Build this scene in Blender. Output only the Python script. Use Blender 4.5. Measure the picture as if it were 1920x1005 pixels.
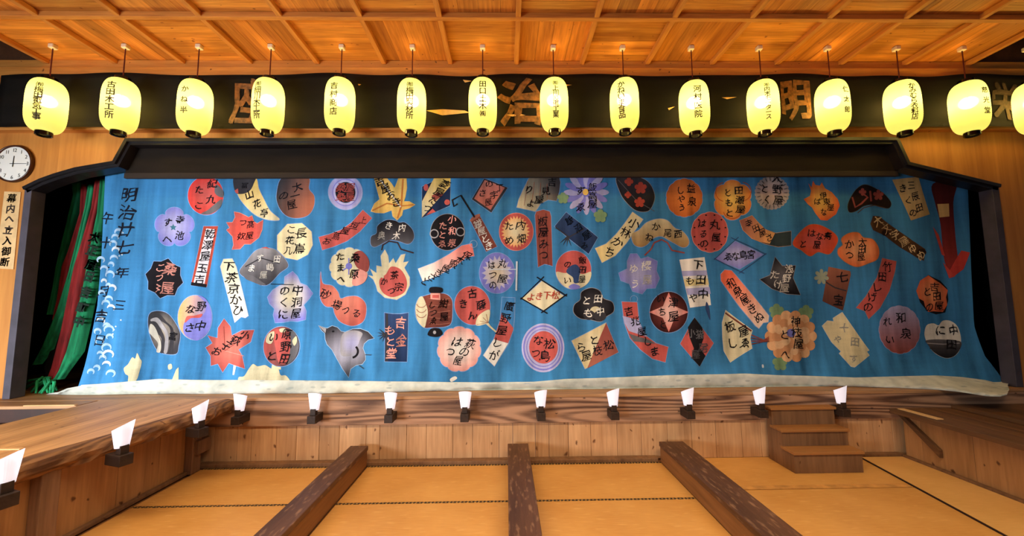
import bpy, bmesh, math, random
from math import sin, cos, pi, radians, sqrt, atan2
from mathutils import Vector, Matrix
from mathutils.geometry import tessellate_polygon

random.seed(7)
S = bpy.context.scene
for o in list(bpy.data.objects):
    bpy.data.objects.remove(o)
COL = S.collection

# ------------------------------------------------------------------ camera
FPX = 715.0                    # focal length in pixels of a 1920 px wide frame
CAMZ = 1.6
YAW, PITCH, ROLL = radians(0.919), radians(5.1475), radians(0.46)
_f = Vector((sin(YAW) * cos(PITCH), cos(YAW) * cos(PITCH), sin(PITCH)))
_r0 = Vector((cos(YAW), -sin(YAW), 0))
_u0 = Vector((-sin(YAW) * sin(PITCH), -cos(YAW) * sin(PITCH), cos(PITCH)))
_r = cos(ROLL) * _r0 - sin(ROLL) * _u0
_u = sin(ROLL) * _r0 + cos(ROLL) * _u0
cd = bpy.data.cameras.new('camera')
cd.sensor_width = 36.0
cd.lens = FPX / 1920 * 36
cd.clip_start = 0.02
cam = bpy.data.objects.new('camera', cd)
COL.objects.link(cam)
cam.matrix_world = Matrix(((_r.x, _u.x, -_f.x, 0), (_r.y, _u.y, -_f.y, 0),
                           (_r.z, _u.z, -_f.z, CAMZ), (0, 0, 0, 1)))
S.camera = cam


def ray(x, y):
    return _f + _r * ((x - 960) / FPX) - _u * ((y - 502.5) / FPX)


def at_y(x, y, Y):             # measured photo point -> point in the upright plane at depth Y
    d = ray(x, y)
    t = Y / d.y
    return Vector((d.x * t, Y, CAMZ + d.z * t))


def at_z(x, y, z):             # measured photo point -> point in the level plane at height z
    d = ray(x, y)
    t = (z - CAMZ) / d.z
    return Vector((d.x * t, d.y * t, z))


# ------------------------------------------------------------------ light
S.view_settings.view_transform = 'Standard'
S.view_settings.look = 'None'
S.view_settings.gamma = 1
S.view_settings.exposure = 0.0
S.view_settings.use_curve_mapping = False
S.cycles.use_denoising = True
S.cycles.max_bounces = 8
S.cycles.transparent_max_bounces = 8
S.cycles.sample_clamp_indirect = 6
W = bpy.data.worlds.new('world')
S.world = W
W.use_nodes = True
W.node_tree.nodes['Background'].inputs[0].default_value = (0.80, 0.88, 1.0, 1)
W.node_tree.nodes['Background'].inputs[1].default_value = 0.08


def area(name, loc, target, sx, sy, power, col, spread=180):
    l = bpy.data.lights.new(name, 'AREA')
    l.shape = 'RECTANGLE'
    l.size, l.size_y, l.energy, l.color = sx, sy, power, col
    l.spread = radians(spread)
    o = bpy.data.objects.new(name, l)
    COL.objects.link(o)
    o.location = loc
    o.rotation_euler = (Vector(target) - Vector(loc)).to_track_quat('-Z', 'Y').to_euler()
    return o


# daylight through the open audience side of the hall, and the hall's own warm ceiling lamps
area('daylight_rear', (-5.8, -1.6, 1.0), (-3.2, 4.0, 0.5), 4.0, 1.4, 225, (0.88, 0.94, 1.0), 95)
area('hall_lamps', (-0.4, 0.7, 4.1), (-0.4, 1.5, 0.0), 7.5, 0.8, 190, (1.0, 0.82, 0.58), 118)
LANTERN_POWER = 19.0
LANTERN_COL = (1.0, 0.64, 0.18)


# ------------------------------------------------------------------ materials
def lin(c):
    out = []
    for v in c:
        v /= 255.0
        out.append(v / 12.92 if v <= 0.04045 else ((v + 0.055) / 1.055) ** 2.4)
    return out


def rgba(c):
    return tuple(lin(c)) + (1,)


def new_mat(name):
    m = bpy.data.materials.new(name)
    m.use_nodes = True
    nt = m.node_tree
    return m, nt, nt.nodes['Principled BSDF']


def N(nt, kind, **kw):
    n = nt.nodes.new(kind)
    for k, v in kw.items():
        if isinstance(k, str) and hasattr(n, k):
            setattr(n, k, v)
        else:
            n.inputs[k].default_value = v
    return n


def mixc(nt, fac, a, b, mode='MIX'):
    n = nt.nodes.new('ShaderNodeMix')
    n.data_type = 'RGBA'
    n.blend_type = mode
    for sock, v in ((n.inputs[0], fac), (n.inputs[6], a), (n.inputs[7], b)):
        if hasattr(v, 'links') or isinstance(v, bpy.types.NodeSocket):
            nt.links.new(v, sock)
        else:
            sock.default_value = v
    return n.outputs[2]


def math_n(nt, op, a, b=None):
    n = nt.nodes.new('ShaderNodeMath')
    n.operation = op
    for i, v in enumerate((a, b)):
        if v is None:
            continue
        if isinstance(v, bpy.types.NodeSocket):
            nt.links.new(v, n.inputs[i])
        else:
            n.inputs[i].default_value = v
    return n.outputs[0]


def ramp(nt, fac, stops):
    n = nt.nodes.new('ShaderNodeValToRGB')
    e = n.color_ramp.elements
    while len(e) < len(stops):
        e.new(0.5)
    for el, (p, c) in zip(e, stops):
        el.position = p
        el.color = c if len(c) == 4 else rgba(c)
    nt.links.new(fac, n.inputs[0])
    return n.outputs[0]


def wood(name, dark, light, axis='X', fine=9.0, rings=0.0, knots=0.0, knot_col=(70, 35, 18), tone=0.25,
         rough=0.55, bump=0.15, seed=0.0, wear=None, lines=0.35):
    m, nt, b = new_mat(name)
    L = nt.links
    tc = N(nt, 'ShaderNodeTexCoord')
    geo = N(nt, 'ShaderNodeNewGeometry')
    isl = geo.outputs['Random Per Island']
    comb = N(nt, 'ShaderNodeCombineXYZ')
    for i, k in enumerate((37.0, 53.0, 71.0)):
        L.new(math_n(nt, 'MULTIPLY_ADD', isl, k), comb.inputs[i])
        comb.inputs[i].links[0].from_node.inputs[2].default_value = seed
    add = N(nt, 'ShaderNodeVectorMath', operation='ADD')
    L.new(tc.outputs['Object'], add.inputs[0])
    L.new(comb.outputs[0], add.inputs[1])
    mp = N(nt, 'ShaderNodeMapping')
    sc = [fine] * 3
    sc['XYZ'.index(axis)] = fine * 0.07
    mp.inputs['Scale'].default_value = sc
    L.new(add.outputs[0], mp.inputs[0])
    n1 = N(nt, 'ShaderNodeTexNoise')
    n1.inputs['Scale'].default_value = 1.0
    n1.inputs['Detail'].default_value = 5.0
    n1.inputs['Roughness'].default_value = 0.62
    n1.inputs['Distortion'].default_value = 0.35
    L.new(mp.outputs[0], n1.inputs['Vector'])
    n2 = N(nt, 'ShaderNodeTexNoise')
    n2.inputs['Scale'].default_value = 6.0
    n2.inputs['Detail'].default_value = 3.0
    L.new(mp.outputs[0], n2.inputs['Vector'])
    fac = math_n(nt, 'ADD', math_n(nt, 'MULTIPLY', n1.outputs[0], 1 - lines),
                 math_n(nt, 'MULTIPLY', n2.outputs[0], lines))
    if rings:
        wv = N(nt, 'ShaderNodeTexNoise')
        wv.inputs['Scale'].default_value = 0.33
        wv.inputs['Detail'].default_value = 1.0
        L.new(mp.outputs[0], wv.inputs['Vector'])
        ph = math_n(nt, 'SINE', math_n(nt, 'MULTIPLY', wv.outputs[0], 130.0))
        fac = math_n(nt, 'ADD', fac, math_n(nt, 'MULTIPLY', ph, rings))
    c = ramp(nt, fac, [(0.30, dark), (0.68, light)])
    if knots:
        sx = N(nt, 'ShaderNodeSeparateXYZ')
        L.new(add.outputs[0], sx.inputs[0])
        ia = 'XYZ'.index(axis)
        i1, i2 = [q for q in range(3) if q != ia]
        cb = N(nt, 'ShaderNodeCombineXYZ')
        wob = N(nt, 'ShaderNodeTexNoise')
        wob.inputs['Scale'].default_value = 14.0
        L.new(add.outputs[0], wob.inputs['Vector'])
        L.new(math_n(nt, 'ADD', math_n(nt, 'MULTIPLY', math_n(nt, 'ADD', sx.outputs[i1], sx.outputs[i2]), 7.0), math_n(nt, 'MULTIPLY', wob.outputs[0], 0.55)), cb.inputs[0])
        L.new(math_n(nt, 'MULTIPLY', sx.outputs[ia], 4.2), cb.inputs[1])
        vo = N(nt, 'ShaderNodeTexVoronoi', voronoi_dimensions='2D')
        vo.inputs['Scale'].default_value = 1.0
        L.new(cb.outputs[0], vo.inputs['Vector'])
        sc3 = N(nt, 'ShaderNodeSeparateColor')
        L.new(vo.outputs['Color'], sc3.inputs[0])
        dist = math_n(nt, 'DIVIDE', vo.outputs['Distance'], math_n(nt, 'MAXIMUM', math_n(nt, 'SUBTRACT', math_n(nt, 'MULTIPLY', sc3.outputs[0], 1.9), 0.75), 0.001))
        kf = ramp(nt, dist, [(0.02 + 0.05 * knots, (1, 1, 1, 1)), (0.05 + 0.12 * knots, (0, 0, 0, 1))])
        c = mixc(nt, math_n(nt, 'MULTIPLY', kf, 0.85), c, rgba(knot_col))
    if wear:
        nw = N(nt, 'ShaderNodeTexNoise')
        nw.inputs['Scale'].default_value = 1.0
        nw.inputs['Detail'].default_value = 6.0
        mw = N(nt, 'ShaderNodeMapping')
        sw = [34.0] * 3
        sw['XYZ'.index(axis)] = 9.0
        mw.inputs['Scale'].default_value = sw
        L.new(add.outputs[0], mw.inputs[0])
        L.new(mw.outputs[0], nw.inputs['Vector'])
        wf = ramp(nt, nw.outputs[0], [(0.55, (0, 0, 0, 1)), (0.68, (1, 1, 1, 1))])
        c = mixc(nt, math_n(nt, 'MULTIPLY', wf, 0.6), c, rgba(wear))
    hv = N(nt, 'ShaderNodeHueSaturation')
    L.new(c, hv.inputs['Color'])
    L.new(math_n(nt, 'ADD', math_n(nt, 'MULTIPLY', isl, tone), 1 - tone * 0.5), hv.inputs['Value'])
    L.new(hv.outputs[0], b.inputs['Base Color'])
    b.inputs['Roughness'].default_value = rough
    b.inputs['Specular IOR Level'].default_value = 0.35
    bp = N(nt, 'ShaderNodeBump')
    bp.inputs['Strength'].default_value = bump
    bp.inputs['Distance'].default_value = 0.01
    L.new(fac, bp.inputs['Height'])
    L.new(bp.outputs[0], b.inputs['Normal'])
    return m


def plain(name, col, rough=0.6, var=0.12, scale=12.0, metal=0.0, spec=0.4, stretch=(1, 1, 1)):
    m, nt, b = new_mat(name)
    tc = N(nt, 'ShaderNodeTexCoord')
    mp = N(nt, 'ShaderNodeMapping')
    mp.inputs['Scale'].default_value = [scale * s for s in stretch]
    nt.links.new(tc.outputs['Object'], mp.inputs[0])
    n = N(nt, 'ShaderNodeTexNoise')
    n.inputs['Scale'].default_value = 1.0
    n.inputs['Detail'].default_value = 5.0
    nt.links.new(mp.outputs[0], n.inputs['Vector'])
    lo = tuple(max(0, v * (1 - var)) for v in col)
    hi = tuple(min(255, v * (1 + var)) for v in col)
    nt.links.new(ramp(nt, n.outputs[0], [(0.3, lo), (0.7, hi)]), b.inputs['Base Color'])
    b.inputs['Roughness'].default_value = rough
    b.inputs['Metallic'].default_value = metal
    b.inputs['Specular IOR Level'].default_value = spec
    return m


M_CEIL_X = wood('ceiling_cedar_crosswise', (158, 84, 26), (242, 164, 68), 'X', 8, tone=0.60, rough=0.5, knots=0.25, knot_col=(130, 66, 28))
M_CEIL_Y = wood('ceiling_cedar_lengthwise', (148, 76, 24), (234, 152, 62), 'Y', 8, tone=0.60, rough=0.5, knots=0.2, knot_col=(130, 66, 28))
M_RIB_X = wood('ceiling_rib_cedar', (170, 98, 40), (222, 150, 70), 'X', 12, tone=0.1)
M_RIB_Y = wood('ceiling_rib_cedar_lengthwise', (170, 98, 40), (222, 150, 70), 'Y', 12, tone=0.1)
M_WALL = wood('proscenium_wall_board', (176, 108, 42), (216, 146, 66), 'Z', 6, tone=0.12, lines=0.2)
M_TRIMX = wood('pale_cedar_beam', (172, 104, 40), (214, 144, 66), 'X', 9, tone=0.1, knots=0.12)
M_RISER = wood('pine_front_boards', (168, 122, 82), (218, 172, 126), 'Z', 8, tone=0.30, knots=0.55, knot_col=(96, 54, 30), rough=0.5)
M_RISER_Y = wood('pine_side_boards', (140, 98, 58), (190, 140, 90), 'Z', 7, tone=0.22, knots=0.55, knot_col=(74, 38, 20), rough=0.5)
M_BEAM = wood('old_stage_beam', (86, 58, 44), (176, 134, 104), 'X', 8, rings=0.17, tone=0.15, rough=0.65, knots=0.2, knot_col=(60, 42, 36), bump=0.4)
M_DECK = wood('worn_stage_deck', (122, 86, 58), (196, 148, 102), 'X', 6, tone=0.2, rough=0.5, lines=0.5)
M_DECK_Y = wood('worn_walkway_deck', (150, 106, 66), (222, 170, 112), 'Y', 6, tone=0.18, rough=0.5, lines=0.5, knots=0.12)
M_EDGE_Y = wood('weathered_edge_log', (88, 58, 36), (158, 112, 70), 'Y', 7, rings=0.12, tone=0.1, rough=0.7, bump=0.6, knots=0.1)
M_DARKBEAM = wood('dark_partition_beam', (62, 38, 26), (100, 66, 46), 'Y', 9, tone=0.12, rough=0.45, wear=(150, 112, 84))
M_DARKDECK = wood('dark_side_deck', (62, 42, 28), (120, 84, 54), 'Y', 7, tone=0.12, rough=0.5)
M_POST = wood('grey_corner_post', (96, 70, 50), (150, 112, 84), 'Z', 10, tone=0.15)
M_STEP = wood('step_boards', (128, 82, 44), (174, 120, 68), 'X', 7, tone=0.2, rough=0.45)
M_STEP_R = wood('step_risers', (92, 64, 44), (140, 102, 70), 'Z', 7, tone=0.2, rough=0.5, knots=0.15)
M_BLOCK = wood('dark_bracket_wood', (30, 21, 17), (60, 43, 34), 'Y', 12, tone=0.2)
M_BATTEN = wood('pale_batten', (206, 160, 104), (232, 190, 134), 'X', 14, tone=0.1)
M_BLACKWOOD = plain('black_lacquered_frame', (26, 22, 24), 0.35, 0.2, 9)
M_GREYSIDE = plain('grey_frame_edge', (70, 64, 74), 0.6, 0.12, 6)
M_BLACK = plain('black_stage_drape', (9, 8, 8), 0.95, 0.3, 5, stretch=(6, 6, 0.3))
M_VALANCE = plain('dark_brown_valance_cloth', (40, 31, 25), 0.9, 0.15, 2.0, stretch=(1, 1, 4))
M_BANNER = plain('black_banner_cloth', (18, 14, 12), 0.85, 0.35, 1.6, stretch=(1, 1, 5))
M_GOLD = plain('faded_gold_paint', (100, 64, 30), 0.7, 0.35, 22)
M_PALE = plain('pale_brown_paint', (52, 38, 26), 0.8, 0.3, 30)
M_TEAR = plain('torn_backing_cloth', (214, 168, 104), 0.85, 0.1, 20)
M_INK = plain('lantern_ink', (34, 18, 8), 0.8, 0.1, 20)
M_CAP = plain('black_lacquer_ring', (10, 8, 7), 0.12, 0.1, 20, spec=0.7)
M_CORD = plain('dark_red_cord', (92, 24, 16), 0.8, 0.1, 40)
M_ROSE = plain('white_ceiling_rose', (232, 214, 184), 0.5, 0.03, 20)
M_WHITE = plain('white_paper', (246, 242, 248), 0.8, 0.02, 20)
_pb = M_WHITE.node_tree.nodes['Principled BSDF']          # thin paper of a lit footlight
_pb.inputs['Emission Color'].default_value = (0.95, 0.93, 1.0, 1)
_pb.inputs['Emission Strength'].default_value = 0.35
M_WIRE = plain('black_iron_hook', (20, 18, 18), 0.5, 0.1, 20)
M_CLOCKRIM = plain('brown_clock_rim', (64, 30, 16), 0.3, 0.15, 12)
M_DIAL = plain('white_clock_dial', (236, 234, 226), 0.5, 0.02, 6)
M_CLOCKINK = plain('grey_clock_numerals', (70, 70, 68), 0.6, 0.05, 20)
M_CLOCKHAND = plain('black_clock_hand', (20, 16, 14), 0.5, 0.1, 20)
M_SIGN = plain('aged_sign_paper', (216, 178, 124), 0.8, 0.08, 9)
M_SIGNINK = plain('sign_brush_ink', (52, 34, 20), 0.7, 0.1, 20)
M_GREEN = plain('green_curtain_band', (32, 150, 98), 0.85, 0.2, 4, stretch=(8, 8, 0.6))
M_REDBAND = plain('red_curtain_band', (160, 44, 44), 0.85, 0.2, 4, stretch=(8, 8, 0.6))
M_BLACKBAND = plain('black_curtain_band', (16, 16, 16), 0.9, 0.2, 4)
M_BLACKMARK = plain('black_curtain_marks', (10, 30, 20), 0.9, 0.2, 4)
M_UNDER = plain('dark_red_brown_wood', (54, 26, 15), 0.6, 0.25, 5)
M_MATSHADOW = plain('mat_shadow_line', (40, 20, 14), 0.8, 0.2, 10)


def mat_straw(name, c1, c2, rough=0.42):
    m, nt, b = new_mat(name)
    tc = N(nt, 'ShaderNodeTexCoord')
    mp = N(nt, 'ShaderNodeMapping')
    mp.inputs['Scale'].default_value = (4, 90, 4)
    nt.links.new(tc.outputs['Object'], mp.inputs[0])
    n = N(nt, 'ShaderNodeTexNoise')
    n.inputs['Scale'].default_value = 2.0
    n.inputs['Detail'].default_value = 4.0
    nt.links.new(mp.outputs[0], n.inputs['Vector'])
    n2 = N(nt, 'ShaderNodeTexNoise')
    n2.inputs['Scale'].default_value = 2.2
    n2.inputs['Detail'].default_value = 4.0
    nt.links.new(tc.outputs['Object'], n2.inputs['Vector'])
    f = math_n(nt, 'ADD', math_n(nt, 'MULTIPLY', n.outputs[0], 0.45), math_n(nt, 'MULTIPLY', n2.outputs[0], 0.55))
    c = ramp(nt, f, [(0.32, c1), (0.66, c2)])
    n3 = N(nt, 'ShaderNodeTexNoise')
    n3.inputs['Scale'].default_value = 1.0
    n3.inputs['Detail'].default_value = 5.0
    mp3 = N(nt, 'ShaderNodeMapping')
    mp3.inputs['Scale'].default_value = (7, 40, 4)
    nt.links.new(tc.outputs['Object'], mp3.inputs[0])
    nt.links.new(mp3.outputs[0], n3.inputs['Vector'])
    sf = ramp(nt, n3.outputs[0], [(0.60, (0, 0, 0, 1)), (0.72, (1, 1, 1, 1))])
    c = mixc(nt, math_n(nt, 'MULTIPLY', sf, 0.4), c, rgba((236, 190, 120)))
    nt.links.new(c, b.inputs['Base Color'])
    b.inputs['Roughness'].default_value = rough
    bp = N(nt, 'ShaderNodeBump')
    bp.inputs['Strength'].default_value = 0.12
    bp.inputs['Distance'].default_value = 0.003
    nt.links.new(n.outputs[0], bp.inputs['Height'])
    nt.links.new(bp.outputs[0], b.inputs['Normal'])
    return m


M_STRAW = mat_straw('straw_matting', (196, 136, 64), (218, 162, 88))
M_STRAW2 = mat_straw('fresh_straw_matting', (208, 154, 82), (228, 178, 106))
M_STRIP = plain('folded_straw_edge', (196, 140, 74), 0.5, 0.12, 12)


def braid_mat():
    m, nt, b = new_mat('black_and_straw_braid')
    tc = N(nt, 'ShaderNodeTexCoord')
    sp = N(nt, 'ShaderNodeSeparateXYZ')
    nt.links.new(tc.outputs['Object'], sp.inputs[0])
    ph = math_n(nt, 'MULTIPLY_ADD', sp.outputs[1], 170.0)
    nt.links.new(math_n(nt, 'MULTIPLY', sp.outputs[0], 150.0), ph.node.inputs[2])
    ph2 = math_n(nt, 'MULTIPLY_ADD', sp.outputs[1], -210.0)
    nt.links.new(math_n(nt, 'MULTIPLY', sp.outputs[0], 62.0), ph2.node.inputs[2])
    s = math_n(nt, 'MULTIPLY', math_n(nt, 'SINE', ph), math_n(nt, 'SINE', ph2))
    nt.links.new(ramp(nt, s, [(0.05, (30, 22, 14)), (0.15, (30, 22, 14)), (0.4, (186, 140, 72))]), b.inputs['Base Color'])
    b.inputs['Roughness'].default_value = 0.7
    return m


M_BRAID = braid_mat()


def cloth_mat():               # dyed cotton: the dye colour is carried by the mesh, the weave and fading are noise
    m, nt, b = new_mat('dyed_cotton')
    a = N(nt, 'ShaderNodeAttribute')
    a.attribute_name = 'dye'
    tc = N(nt, 'ShaderNodeTexCoord')
    outs = []
    for scl, det in (((9, 9, 0.7), 6), ((1.6, 1.6, 1.2), 4), ((120, 120, 120), 2), ((2.2, 2.2, 26), 5), ((3.2, 3.2, 0.35), 3)):
        mp = N(nt, 'ShaderNodeMapping')
        mp.inputs['Scale'].default_value = scl
        nt.links.new(tc.outputs['Object'], mp.inputs[0])
        n = N(nt, 'ShaderNodeTexNoise')
        n.inputs['Scale'].default_value = 1.0
        n.inputs['Detail'].default_value = det
        nt.links.new(mp.outputs[0], n.inputs['Vector'])
        outs.append(n.outputs[0])
    f = 1.0
    for k, o in zip((1.5, 0.9, 0.25, 0.25, 1.3), outs):
        f = math_n(nt, 'ADD', math_n(nt, 'MULTIPLY', math_n(nt, 'SUBTRACT', o, 0.5), k), f)
    hv = N(nt, 'ShaderNodeHueSaturation')
    nt.links.new(a.outputs['Color'], hv.inputs['Color'])
    nt.links.new(f, hv.inputs['Value'])
    nt.links.new(hv.outputs[0], b.inputs['Base Color'])
    b.inputs['Roughness'].default_value = 0.92
    b.inputs['Specular IOR Level'].default_value = 0.1
    return m


M_CLOTH = cloth_mat()


def hem_mat():
    m, nt, b = new_mat('faded_cream_hem')
    tc = N(nt, 'ShaderNodeTexCoord')
    n = N(nt, 'ShaderNodeTexNoise')
    n.inputs['Scale'].default_value = 7.0
    n.inputs['Detail'].default_value = 6.0
    nt.links.new(tc.outputs['Object'], n.inputs['Vector'])
    c = ramp(nt, n.outputs[0], [(0.3, (178, 182, 172)), (0.7, (222, 222, 208))])
    vo = N(nt, 'ShaderNodeTexVoronoi')
    vo.inputs['Scale'].default_value = 11.0
    mp = N(nt, 'ShaderNodeMapping')
    mp.inputs['Scale'].default_value = (0.6, 1.2, 1.6)
    nt.links.new(tc.outputs['Object'], mp.inputs[0])
    nt.links.new(mp.outputs[0], vo.inputs['Vector'])
    kf = ramp(nt, vo.outputs['Distance'], [(0.14, (1, 1, 1, 1)), (0.24, (0, 0, 0, 1))])
    c = mixc(nt, math_n(nt, 'MULTIPLY', kf, 0.45), c, rgba((120, 136, 140)))
    nt.links.new(c, b.inputs['Base Color'])
    b.inputs['Roughness'].default_value = 0.95
    return m


M_HEM = hem_mat()


def paper_mat():               # lantern paper lit from inside by its bulb
    m, nt, b = new_mat('lantern_paper')
    nt.nodes.remove(b)
    out = nt.nodes['Material Output']
    tr = N(nt, 'ShaderNodeBsdfTranslucent')
    df = N(nt, 'ShaderNodeBsdfDiffuse')
    tp = N(nt, 'ShaderNodeBsdfTransparent')
    tr.inputs[0].default_value = (0.30, 0.42, 0.27, 1)
    df.inputs[0].default_value = (0.80, 0.74, 0.46, 1)
    tp.inputs[0].default_value = (1.0, 0.92, 0.70, 1)
    m1 = N(nt, 'ShaderNodeMixShader')
    m1.inputs[0].default_value = 0.25
    nt.links.new(tr.outputs[0], m1.inputs[1])
    nt.links.new(df.outputs[0], m1.inputs[2])
    m2 = N(nt, 'ShaderNodeMixShader')
    m2.inputs[0].default_value = 0.20
    nt.links.new(m1.outputs[0], m2.inputs[1])
    nt.links.new(tp.outputs[0], m2.inputs[2])
    rf = N(nt, 'ShaderNodeBsdfRefraction')       # oiled paper: part of the light goes on forwards, blurred
    rf.inputs['Color'].default_value = (1.0, 0.97, 0.86, 1)
    rf.inputs['Roughness'].default_value = 0.62
    rf.inputs['IOR'].default_value = 1.12
    m3 = N(nt, 'ShaderNodeMixShader')
    m3.inputs[0].default_value = 0.16
    nt.links.new(m2.outputs[0], m3.inputs[1])
    nt.links.new(rf.outputs[0], m3.inputs[2])
    nt.links.new(m3.outputs[0], out.inputs[0])
    return m


M_PAPER = paper_mat()


# ------------------------------------------------------------------ mesh helpers
def link(name, bm, mats, parent=None, off=None, smooth=False):
    me = bpy.data.meshes.new(name)
    if off is not None:
        bmesh.ops.translate(bm, verts=bm.verts, vec=-Vector(off))
    bmesh.ops.recalc_face_normals(bm, faces=bm.faces)
    bm.to_mesh(me)
    bm.free()
    for m in (mats if isinstance(mats, (list, tuple)) else [mats]):
        me.materials.append(m)
    if smooth:
        for p in me.polygons:
            p.use_smooth = True
    o = bpy.data.objects.new(name, me)
    COL.objects.link(o)
    if parent is not None:
        o.parent = parent
    return o


def tag(o, label=None, cat=None, group=None, kind=None):
    for k, v in (('label', label), ('category', cat), ('group', group), ('kind', kind)):
        if v:
            o[k] = v
    return o


def empty(name, loc, label=None, cat=None, group=None, kind=None):
    o = bpy.data.objects.new(name, None)
    o.empty_display_size = 0.1
    COL.objects.link(o)
    o.location = loc
    return tag(o, label, cat, group, kind)


def part(name, bm, mats, root, label=None, parent=None, smooth=False):
    """Part of a thing; bm is authored in world space, the thing's Empty holds no rotation."""
    o = link(name, bm, mats, parent or root, off=root.location, smooth=smooth)
    if label:
        o['label'] = label
    return o


def box(bm, x0, x1, y0, y1, z0, z1, bev=0.0, mi=0):
    vs = [bm.verts.new((x, y, z)) for x in (x0, x1) for y in (y0, y1) for z in (z0, z1)]
    fs = [(0, 1, 3, 2), (4, 6, 7, 5), (0, 4, 5, 1), (2, 3, 7, 6), (0, 2, 6, 4), (1, 5, 7, 3)]
    faces = [bm.faces.new([vs[i] for i in f]) for f in fs]
    for f in faces:
        f.material_index = mi
    if bev:
        es = list({e for f in faces for e in f.edges})
        r = bmesh.ops.bevel(bm, geom=es, offset=bev, segments=2, affect='EDGES', profile=0.5)
        for f in r['faces']:
            f.material_index = mi
    return vs


def prism(bm, pts, ext, mi=0):
    """Polygon (list of 3D points) extruded by the vector ext."""
    ext = Vector(ext)
    a = [bm.verts.new(p) for p in pts]
    b = [bm.verts.new(Vector(p) + ext) for p in pts]
    n = len(pts)
    for tri in tessellate_polygon([[Vector(p) for p in pts]]):
        try:
            bm.faces.new([a[i] for i in tri]).material_index = mi
            bm.faces.new([b[i] for i in reversed(tri)]).material_index = mi
        except ValueError:
            pass
    for i in range(n):
        j = (i + 1) % n
        bm.faces.new((a[i], a[j], b[j], b[i])).material_index = mi


def lathe(bm, prof, cx=0, cy=0, seg=32, mi=0, close=False):
    rings = []
    for r, z in prof:
        rings.append([bm.verts.new((cx + r * cos(2 * pi * i / seg), cy + r * sin(2 * pi * i / seg), z)) for i in range(seg)])
    for a, b in zip(rings, rings[1:]):
        for i in range(seg):
            j = (i + 1) % seg
            bm.faces.new((a[i], a[j], b[j], b[i])).material_index = mi
    if close:
        bm.faces.new(rings[0]).material_index = mi
        bm.faces.new(rings[-1]).material_index = mi
    return rings


def tube(bm, pts, r, seg=8, mi=0):
    rings = []
    n = len(pts)
    pts = [Vector(p) for p in pts]
    for i, p in enumerate(pts):
        t = (pts[min(i + 1, n - 1)] - pts[max(i - 1, 0)]).normalized()
        s = t.cross(Vector((0, 0, 1)))
        if s.length < 0.01:
            s = t.cross(Vector((0, 1, 0)))
        s.normalize()
        w = t.cross(s)
        rr = r[i] if isinstance(r, (list, tuple)) else r
        rings.append([bm.verts.new(p + rr * (cos(2 * pi * k / seg) * s + sin(2 * pi * k / seg) * w)) for k in range(seg)])
    for a, b in zip(rings, rings[1:]):
        for k in range(seg):
            bm.faces.new((a[k], a[(k + 1) % seg], b[(k + 1) % seg], b[k])).material_index = mi
    bm.faces.new(rings[0]).material_index = mi
    bm.faces.new(rings[-1]).material_index = mi


_glyphs = {}


def _char_mesh(ch, bold):
    c = bpy.data.curves.new('glyph', 'FONT')
    c.body = ch
    c.align_x = 'CENTER'
    c.offset = bold
    c.resolution_u = 3
    o = bpy.data.objects.new('glyph', c)
    COL.objects.link(o)
    me = bpy.data.meshes.new_from_object(o.evaluated_get(bpy.context.evaluated_depsgraph_get()))
    vs = [(v.co.x, v.co.y) for v in me.vertices]
    fs = [tuple(p.vertices) for p in me.polygons]
    ar = sum(p.area for p in me.polygons)
    bpy.data.objects.remove(o)
    bpy.data.curves.remove(c)
    bpy.data.meshes.remove(me)
    return vs, fs, ar


def glyph(ch, bold=0.018):
    """2D outline mesh of one character, about one unit high, centred, strokes thickened by bold."""
    k = (ch, bold)
    if k not in _glyphs:
        v0, f0, a0 = _char_mesh(ch, 0.0)
        slope = (_char_mesh(ch, 0.005)[2] - a0) / 0.005
        vs = None
        if slope > 0:
            v1, f1, a1 = _char_mesh(ch, bold)
            spike = max(max(abs(p[i]) for p in v1) - max(abs(p[i]) for p in v0) for i in (0, 1))
            if a1 > a0 + 0.92 * slope * bold and spike < bold * 1.6 and min(p[1] for p in v1) > min(p[1] for p in v0) - bold * 1.6:
                vs, fs = v1, f1
        if vs is None:           # dense characters: thicken by overlaying shifted copies
            vs, fs = [], []
            for dx, dy in ((1, 1), (-1, 1), (1, -1), (-1, -1)):
                o = len(vs)
                vs += [(x + dx * bold * 0.75, y + dy * bold * 0.75) for x, y in v0]
                fs += [tuple(i + o for i in f) for f in f0]
        xm = 0.5 * (min(v[0] for v in vs) + max(v[0] for v in vs))
        ym = 0.5 * (min(v[1] for v in vs) + max(v[1] for v in vs))
        _glyphs[k] = ([(x - xm, y - ym) for x, y in vs], fs)
    return _glyphs[k]


def text_faces(items, bold=0.018, brush=0.0):
    """items: (char, x, y, size, rotation, shear) in 2D, y up -> (verts2d, faces); brush bends the strokes."""
    V, Fc = [], []
    for ch, x, y, s, rot, sh in items:
        gv, gf = glyph(ch, bold)
        o = len(V)
        c, sn = cos(rot), sin(rot)
        p1, p2, p3 = (random.uniform(0, 6.28) for _ in range(3))
        sq = 1 + brush * random.uniform(-2.5, 2.5)
        for a, b in gv:
            if brush:
                a, b = (a * sq + brush * sin(7 * b + p1) + brush * .45 * sin(17 * b + p3 + 5 * a),
                        b + brush * sin(6.3 * a + p2) + brush * .45 * sin(15 * a + p1))
            a2 = a + sh * b
            V.append((x + s * (a2 * c - b * sn), y + s * (a2 * sn + b * c)))
        Fc += [tuple(i + o for i in f) for f in gf]
    return V, Fc


def flat_text(bm, items, place, bold=0.018, mi=0, thick=None):
    V, Fc = text_faces(items, bold)
    vs = [bm.verts.new(place(x, y)) for x, y in V]
    for f in Fc:
        try:
            bm.faces.new([vs[i] for i in f]).material_index = mi
        except ValueError:
            pass


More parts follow.
